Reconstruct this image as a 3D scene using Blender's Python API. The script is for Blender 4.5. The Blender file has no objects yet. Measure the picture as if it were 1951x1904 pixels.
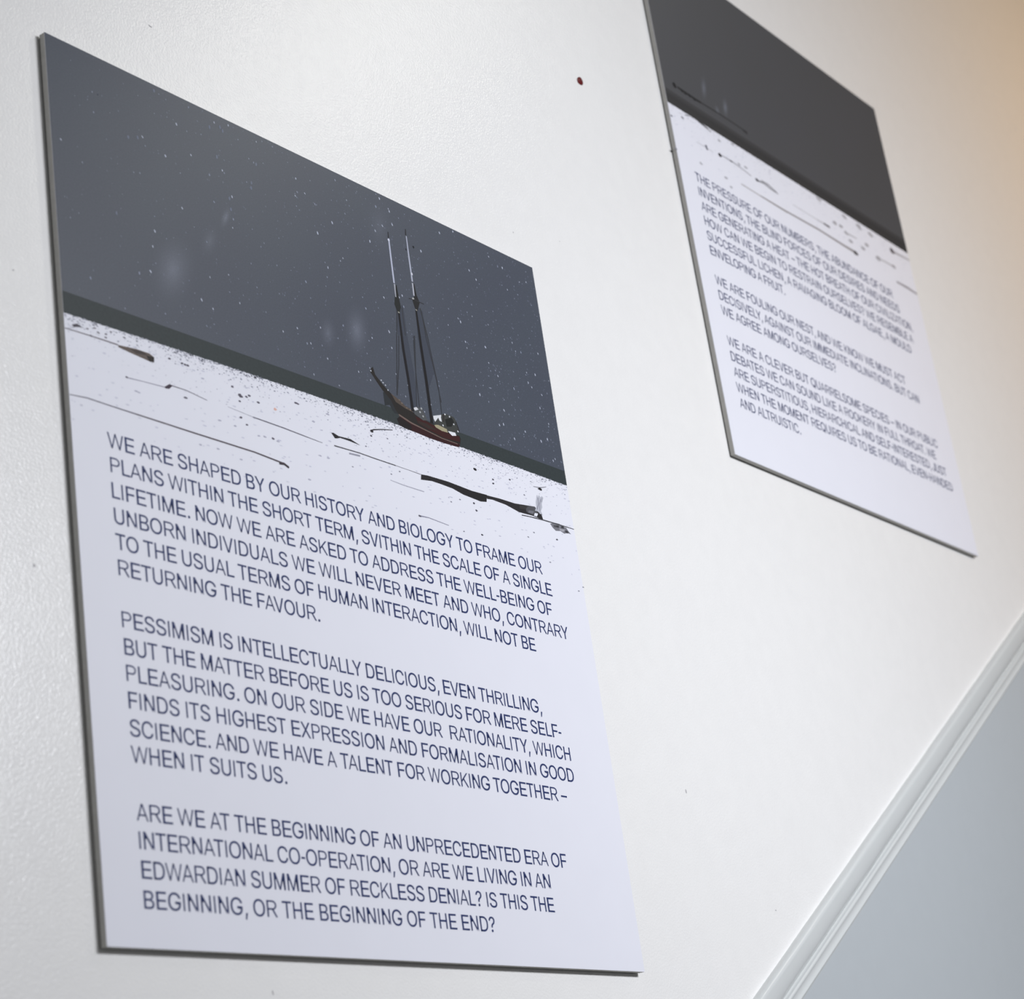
import bpy, bmesh, math, random, json
from mathutils import Matrix, Vector, noise as mnoise
random.seed(7)
S = 0.60                       # height of one information panel in metres
SC = bpy.context.scene

# ------------------------------------------------------------------ camera
ROW_R = (0.6062995, -0.1382021, 0.7831354); ROW_D = (0.2027552, -0.9253724, -0.3202751); ROW_F = (0.7689547, 0.3529675, -0.5330316)      # right / down / forward in wall axes (x right, y up, z out)
CAM = (-1.3194410, -1.3406894, 1.4389848)
def w2b(x, y, z): return Vector((S*x, -S*z, S*y))   # wall axes -> world: wall in the XZ plane, room on the -Y side
def d2b(v): return Vector((v[0], -v[2], v[1]))
cam_data = bpy.data.cameras.new('camera'); cam = bpy.data.objects.new('camera', cam_data); SC.collection.objects.link(cam)
r_, u_, b_ = d2b(ROW_R), -d2b(ROW_D), -d2b(ROW_F)
M = Matrix(((r_.x, u_.x, b_.x, 0), (r_.y, u_.y, b_.y, 0), (r_.z, u_.z, b_.z, 0), (0, 0, 0, 1)))
cam.matrix_world = Matrix.Translation(w2b(*CAM)) @ M
cam_data.sensor_fit = 'HORIZONTAL'; cam_data.sensor_width = 36.0
cam_data.lens = 3922.3601 / 1951.0 * 36.0
cam_data.clip_start = 0.01; cam_data.clip_end = 50
cam_data.dof.use_dof = True
cam_data.dof.focus_distance = 2.66 * S
cam_data.dof.aperture_fstop = (cam_data.lens / 1000.0) / (0.0118 * S)
SC.camera = cam

# ------------------------------------------------------------------ light
SC.view_settings.view_transform = 'Standard'; SC.view_settings.look = 'None'
SC.view_settings.gamma = 1.0; SC.view_settings.use_curve_mapping = False
SC.view_settings.exposure = 0.0
world = bpy.data.worlds.new('stairwell_air'); SC.world = world; world.use_nodes = True
wn = world.node_tree.nodes; wn['Background'].inputs[0].default_value = (0.97, 0.98, 1.0, 1); wn['Background'].inputs[1].default_value = 0.11
def area(name, loc, target, size, power, col, sy=None, spread=180):
    d = bpy.data.lights.new(name, 'AREA'); d.energy = power; d.color = col
    d.shape = 'RECTANGLE' if sy else 'DISK'; d.size = size
    if sy: d.size_y = sy
    d.spread = math.radians(spread)
    o = bpy.data.objects.new(name, d); SC.collection.objects.link(o)
    o.location = w2b(*loc); o.rotation_euler = (w2b(*target) - w2b(*loc)).to_track_quat('-Z', 'Y').to_euler()
    return o
area('stair_window_light', (1.27, 0.45, 3.2), (1.30, -0.85, 0), 0.75, 16.4, (0.93, 0.945, 1.0), sy=0.26, spread=108)
area('landing_ceiling_light', (4.35, 3.50, 3.25), (0.6, 0.0, 0), 0.40, 5.6, (1.0, 0.98, 0.88))
area('upper_stair_lamp', (3.7, 1.2, 2.6), (3.8, 1.1, 0), 0.5, 4.3, (1.0, 0.65, 0.34), spread=95)
area('left_fill_light', (-4.0, -0.5, 4.0), (1.0, -0.5, 0), 2.0, 5, (0.93, 0.97, 1.0))  # added soft fill, no known source there; brightens the panels' left edges

# ------------------------------------------------------------------ materials
def srgb(c):
    f = lambda v: v/12.92 if v <= 0.04045 else ((v+0.055)/1.055)**2.4
    return tuple(f(v/255.0) for v in c) + (1,)
def mat(name, col, rough=0.5, spec=0.5, grain=0.0, gscale=900.0, bump=0.0, bscale=300.0, coat=0.0, bdist=0.001):
    m = bpy.data.materials.new(name); m.use_nodes = True; nt = m.node_tree; b = nt.nodes['Principled BSDF']
    b.inputs['Roughness'].default_value = rough; b.inputs['Specular IOR Level'].default_value = spec
    b.inputs['Coat Weight'].default_value = coat; b.inputs['Coat Roughness'].default_value = 0.15
    tc = nt.nodes.new('ShaderNodeTexCoord')
    c = srgb(col) if max(col) > 1.01 else tuple(col) + (1,)
    if grain:
        n = nt.nodes.new('ShaderNodeTexNoise'); n.inputs['Scale'].default_value = gscale; n.inputs['Detail'].default_value = 2
        nt.links.new(tc.outputs['Object'], n.inputs['Vector'])
        r = nt.nodes.new('ShaderNodeMapRange'); r.inputs['From Min'].default_value = .25; r.inputs['From Max'].default_value = .75
        r.inputs['To Min'].default_value = 1-grain; r.inputs['To Max'].default_value = 1+grain
        nt.links.new(n.outputs['Fac'], r.inputs['Value'])
        v = nt.nodes.new('ShaderNodeVectorMath'); v.operation = 'SCALE'; v.inputs[0].default_value = c[:3]
        nt.links.new(r.outputs['Result'], v.inputs['Scale']); nt.links.new(v.outputs['Vector'], b.inputs['Base Color'])
    else:
        b.inputs['Base Color'].default_value = c
    if bump:
        n = nt.nodes.new('ShaderNodeTexNoise'); n.inputs['Scale'].default_value = bscale; n.inputs['Detail'].default_value = 3; n.inputs['Roughness'].default_value = 0.45
        nt.links.new(tc.outputs['Object'], n.inputs['Vector'])
        p = nt.nodes.new('ShaderNodeBump'); p.inputs['Strength'].default_value = bump; p.inputs['Distance'].default_value = bdist
        nt.links.new(n.outputs['Fac'], p.inputs['Height']); nt.links.new(p.outputs['Normal'], b.inputs['Normal'])
    return m
M_WALL = mat('painted_plaster', (0.82, 0.815, 0.80), 0.25, 0.6, grain=0.012, gscale=60, bump=0.36, bscale=600, bdist=0.0007)
M_CAP = mat('gloss_trim_paint', (0.60, 0.62, 0.615), 0.24, 0.5, grain=0.01, gscale=40, bump=0.10, bscale=45, bdist=0.002)
M_STR = mat('satin_stringer_paint', (0.45, 0.482, 0.500), 0.40, 0.5, grain=0.01, gscale=50, bump=0.10, bscale=500, bdist=0.0004)
M_CORE = mat('panel_edge', (0.50, 0.49, 0.46), 0.6, 0.3, grain=0.05, gscale=200)
M_BACK = mat('panel_backing', (0.05, 0.045, 0.04), 0.7, 0.2, grain=0.05, gscale=200)
M_PAPER = mat('print_white', (0.745, 0.752, 0.815), 0.42, 0.3, grain=0.008, gscale=30, bump=0.03, bscale=900, bdist=0.0002)
M_INK = mat('navy_ink', (0.024, 0.038, 0.125), 0.42, 0.22, grain=0.05, gscale=500)
M_DOT = mat('dark_red_paint', (0.11, 0.002, 0.005), 0.35, 0.2, grain=0.2, gscale=900)
M_SCUFF = mat('grey_scuff', (0.42, 0.41, 0.42), 0.6, 0.3, grain=0.1, gscale=900)

def sky_material(name, base, edge_col, blobs, grain):
    # printed snowy sky: a flat slate colour, film grain and a few out-of-focus flakes of the print itself
    m = bpy.data.materials.new(name); m.use_nodes = True; nt = m.node_tree; b = nt.nodes['Principled BSDF']
    b.inputs['Roughness'].default_value = 0.36; b.inputs['Specular IOR Level'].default_value = 0.45
    tc = nt.nodes.new('ShaderNodeTexCoord')
    n = nt.nodes.new('ShaderNodeTexNoise'); n.inputs['Scale'].default_value = 900; n.inputs['Detail'].default_value = 1.5
    n2 = nt.nodes.new('ShaderNodeTexNoise'); n2.inputs['Scale'].default_value = 9; n2.inputs['Detail'].default_value = 2
    for q in (n, n2): nt.links.new(tc.outputs['Object'], q.inputs['Vector'])
    mx = nt.nodes.new('ShaderNodeMixRGB'); mx.inputs[1].default_value = srgb(base); mx.inputs[2].default_value = srgb(edge_col)
    nt.links.new(n2.outputs['Fac'], mx.inputs[0]); cur = mx.outputs[0]
    for (bx, by, rx, ry, tilt, amt) in blobs:
        mp = nt.nodes.new('ShaderNodeMapping'); mp.vector_type = 'TEXTURE'
        mp.inputs['Location'].default_value = (S*bx, 0, S*by); mp.inputs['Rotation'].default_value = (0, tilt, 0)
        mp.inputs['Scale'].default_value = (S*rx, 1, S*ry)
        nt.links.new(tc.outputs['Object'], mp.inputs['Vector'])
        g = nt.nodes.new('ShaderNodeTexGradient'); g.gradient_type = 'QUADRATIC_SPHERE'; nt.links.new(mp.outputs[0], g.inputs[0])
        k = nt.nodes.new('ShaderNodeMath'); k.operation = 'MULTIPLY'; k.inputs[1].default_value = amt; nt.links.new(g.outputs['Fac'], k.inputs[0])
        m2 = nt.nodes.new('ShaderNodeMixRGB'); m2.inputs[2].default_value = srgb((150, 156, 172)); nt.links.new(k.outputs[0], m2.inputs[0]); nt.links.new(cur, m2.inputs[1]); cur = m2.outputs[0]
    r = nt.nodes.new('ShaderNodeMapRange'); r.inputs['From Min'].default_value = .25; r.inputs['From Max'].default_value = .75; r.inputs['To Min'].default_value = 1-grain; r.inputs['To Max'].default_value = 1+grain
    nt.links.new(n.outputs['Fac'], r.inputs['Value'])
    v = nt.nodes.new('ShaderNodeVectorMath'); v.operation = 'SCALE'; nt.links.new(cur, v.inputs[0]); nt.links.new(r.outputs['Result'], v.inputs['Scale'])
    nt.links.new(v.outputs['Vector'], b.inputs['Base Color'])
    return m
M_SKY = [sky_material('printed_sky', (66, 70, 83), (71, 78, 88), [(.166, -.240, .035, .060, 0.5, .28), (.230, -.182, .014, .03, .5, .15), (.478, -.223, .026, .045, .3, .30), (.422, -.243, .018, .03, .3, .2), (.261, -.140, .008, .024, .5, .28), (.55, -.05, .03, .05, .3, .1)], .13),
         sky_material('printed_dusk_sky', (70, 71, 76), (68, 69, 71), [(.143, -.262, .012, .035, .3, .28), (.211, -.274, .012, .03, .3, .32), (.178, -.293, .01, .015, 0, .25)], .05)]
M_SEA = [mat('printed_sea', (50, 57, 58), .42, .22, grain=.12, gscale=500), mat('printed_sea_dark', (50, 50, 51), .42, .22, grain=.06, gscale=300)]
_ink = {}
def ink(col):
    col = tuple(col)
    if col not in _ink: _ink[col] = mat('print_tone', tuple(v*(.72+.28*min(1, v/160.0)) for v in col), .42, .22, grain=.06, gscale=700)
    return _ink[col]

# ------------------------------------------------------------------ helpers
def link(name, bm, mats, parent=None, smooth=False):
    me = bpy.data.meshes.new(name); bm.to_mesh(me); bm.free()
    for m in (mats if isinstance(mats, (list, tuple)) else [mats]): me.materials.append(m)
    if smooth:
        for q in me.polygons: q.use_smooth = True
    o = bpy.data.objects.new(name, me); SC.collection.objects.link(o)
    if parent: o.parent = parent
    return o
def box(bm, x0, x1, y0, y1, z0, z1, bev=0.0):        # wall axes, panel-height units
    r = bmesh.ops.create_cube(bm, size=1)
    a = w2b(x0, y0, z0); b = w2b(x1, y1, z1)
    for v in r['verts']:
        v.co = Vector((a.x if v.co.x < 0 else b.x, a.y if v.co.y > 0 else b.y, a.z if v.co.z < 0 else b.z))
    if bev:
        es = list({e for v in r['verts'] for e in v.link_edges})
        bmesh.ops.bevel(bm, geom=es, offset=bev, segments=2, profile=.5, affect='EDGES')
    bmesh.ops.recalc_face_normals(bm, faces=bm.faces)
class Ink:
    """flat ink shapes lying on the printed face; each colour is one material slot"""
    def __init__(s): s.v = []; s.f = []; s.m = []; s.cols = []
    def slot(s, m):
        if m not in s.cols: s.cols.append(m)
        return s.cols.index(m)
    def poly(s, pts, m, z):
        i = len(s.v); s.v += [tuple(w2b(x, y, z)) for x, y in pts]
        a = sum(pts[k][0]*pts[(k+1) % len(pts)][1] - pts[(k+1) % len(pts)][0]*pts[k][1] for k in range(len(pts)))
        idx = list(range(i, i+len(pts)))
        if a < 0: idx.reverse()
        s.f.append(idx); s.m.append(s.slot(m))
    def dot(s, x, y, rx, ry, m, z, n=7, tilt=0, jag=.25):
        pts = []
        for k in range(n):
            a = 2*math.pi*k/n; q = 1+random.uniform(-jag, jag); u, w = rx*math.cos(a)*q, ry*math.sin(a)*q
            pts.append((x+u*math.cos(tilt)-w*math.sin(tilt), y+u*math.sin(tilt)+w*math.cos(tilt)))
        s.poly(pts, m, z)
    def line(s, pts, m, z):
        L, R = [], []
        for k, (x, y, wy, wx) in enumerate(pts):
            a = pts[max(k-1, 0)]; b = pts[min(k+1, len(pts)-1)]
            dx, dy = b[0]-a[0], b[1]-a[1]; d = math.hypot(dx, dy) or 1; nx, ny = -dy/d, dx/d
            h = .5*math.hypot(nx*wx, ny*wy)
            L.append((x+nx*h, y+ny*h)); R.append((x-nx*h, y-ny*h))
        for k in range(len(pts)-1): s.poly([R[k], R[k+1], L[k+1], L[k]], m, z)
    def build(s, name, parent):
        me = bpy.data.meshes.new(name); me.from_pydata(s.v, [], s.f)
        for m in s.cols: me.materials.append(m)
        me.polygons.foreach_set('material_index', s.m); me.update()
        o = bpy.data.objects.new(name, me); SC.collection.objects.link(o); o.parent = parent
        return o

# ------------------------------------------------------------------ the setting
WZ = -0.0104                                          # wall surface; the panels' printed faces lie at z = 0
SL = math.radians(30.75); P0 = (1.8164, -0.6387)
ux, uy = math.cos(SL), math.sin(SL); nx_, ny_ = math.sin(SL), -math.cos(SL)
def sweep(name, prof, m, t0=-2.6, t1=2.6, wob=0.0, seg=160, smooth=True):
    bm = bmesh.new(); rows = []
    for i in range(seg+1):
        t = t0+(t1-t0)*i/seg; row = []
        for k, (s_, z_) in enumerate(prof):
            ws = wob*mnoise.noise(Vector((t*9, k*0.15, 3.1))) if k not in (0, len(prof)-1) else 0
            if k == 0: ws = wob*1.3*mnoise.noise(Vector((t*14, 8.2, 1.1)))
            s2 = s_+ws
            row.append(bm.verts.new(w2b(P0[0]+ux*t+nx_*s2, P0[1]+uy*t+ny_*s2, WZ+z_+ws*.3)))
        rows.append(row)
    for a, b in zip(rows, rows[1:]):
        for k in range(len(prof)-1): bm.faces.new((a[k], a[k+1], b[k+1], b[k]))
    bmesh.ops.recalc_face_normals(bm, faces=bm.faces)
    if sum(f.normal.y for f in bm.faces) > 0:
        bmesh.ops.reverse_faces(bm, faces=bm.faces)
    return link(name, bm, m, smooth=smooth)
bm = bmesh.new(); box(bm, -2.2, 5.2, -4.6, 3.4, WZ-0.20, WZ)
wall = link('wall_back', bm, M_WALL); wall['kind'] = 'structure'; wall['label'] = 'white painted stairwell wall with a fine roller texture'
for (x, y, rx, ry) in [(0.1753, 0.0917, 0.0035, 0.0012), (1.0826, -0.7462, 0.0016, 0.003), (0.8479, -0.7866, 0.001, 0.001), (0.2259, -1.0366, 0.001, 0.003), (-0.0507, -0.6305, 0.0016, 0.002), (1.2695, -0.9014, 0.0015, 0.001), (0.874, 0.0555, 0.0012, 0.0012), (0.993, 0.0814, 0.0009, 0.0009), (-0.055, -0.308, 0.0012, 0.001)]:
    s = Ink(); s.dot(x, y, rx, ry, M_SCUFF, WZ+.00015, n=8, tilt=random.uniform(-.5, .5)); s.build('scuff_mark', wall)
def arc(cs, cz, r, a0, a1, n=8): return [(cs+r*math.cos(math.radians(a0+(a1-a0)*i/n)), cz+r*math.sin(math.radians(a0+(a1-a0)*i/n))) for i in range(n+1)]
# profile of the sloping trim: s runs down across the slope, z out from the wall
capp = [(-.0006, -.004), (-.0002, .0010), (.0002, .0040)] + arc(.0075, .0055, .0073, 172, 84, 9) + [(.0120, .0128), (.0200, .0123), (.0270, .0112), (.0320, .0094), (.0360, .0066), (.0385, .0040)]
trim = sweep('trim_1', capp, M_CAP, wob=.0010); trim['kind'] = 'structure'; trim['label'] = 'glossy white rounded capping that follows the slope of the stairs'
bead = [(.0380, .0035)] + arc(.0440, .0068, .0036, 185, 60, 7) + [(.0480, .0088), (.0530, .0090)] + arc(.0580, .0080, .0026, 140, 30, 5) + [(.0620, .0088)]
tr2 = sweep('trim_2', bead, M_CAP, wob=.0003); tr2['kind'] = 'structure'; tr2['label'] = 'slim double bead under the white stair capping'
face = [(.0600, .0087), (.30, .0087), (1.25, .0087), (1.25, -.004)]
st = sweep('trim_3', face, M_STR, smooth=False); st['kind'] = 'structure'; st['label'] = 'pale blue grey flat dado panel below the bead'
# the flight of stairs the photographer stands on: dark treads and risers, each a part
M_TREAD = mat('dark_stair_carpet', (0.07, 0.07, 0.075), 0.9, 0.2, grain=.15, gscale=200)
fl = bpy.data.objects.new('floor', None); SC.collection.objects.link(fl); fl['kind'] = 'structure'; fl['label'] = 'flight of dark stairs climbing beside the wall'
run = .463; rise = run*math.tan(SL)
for i in range(-6, 8):
    x = 1.8164+i*run; y = -.6387+i*rise-1.62
    bm = bmesh.new(); box(bm, x-.01, x+run+.02, y-rise-.04, y, WZ, WZ+2.0, bev=.004)
    link('tread', bm, M_TREAD, fl)

# small red speck on the wall
bm = bmesh.new(); bmesh.ops.create_uvsphere(bm, u_segments=20, v_segments=10, radius=1)
for v in bm.verts:
    a, c, d = v.co.x, v.co.z, v.co.y
    k = 1+.06*math.sin(3*math.atan2(c, a)+.6)
    a *= k; c *= k
    v.co = w2b(1.13219+a*0.00360+c*0.00790, 0.41841+a*-0.00612+c*0.00489, WZ+.0001+max(0, -d)*.0010)
bmesh.ops.remove_doubles(bm, verts=bm.verts, dist=1e-6); bmesh.ops.recalc_face_normals(bm, faces=bm.faces)
dot = link('paint_spot', bm, M_DOT, smooth=True)
dot['label'] = 'tiny dark red oval spot on the bare white wall between the two panels'; dot['category'] = 'spot'

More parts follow.
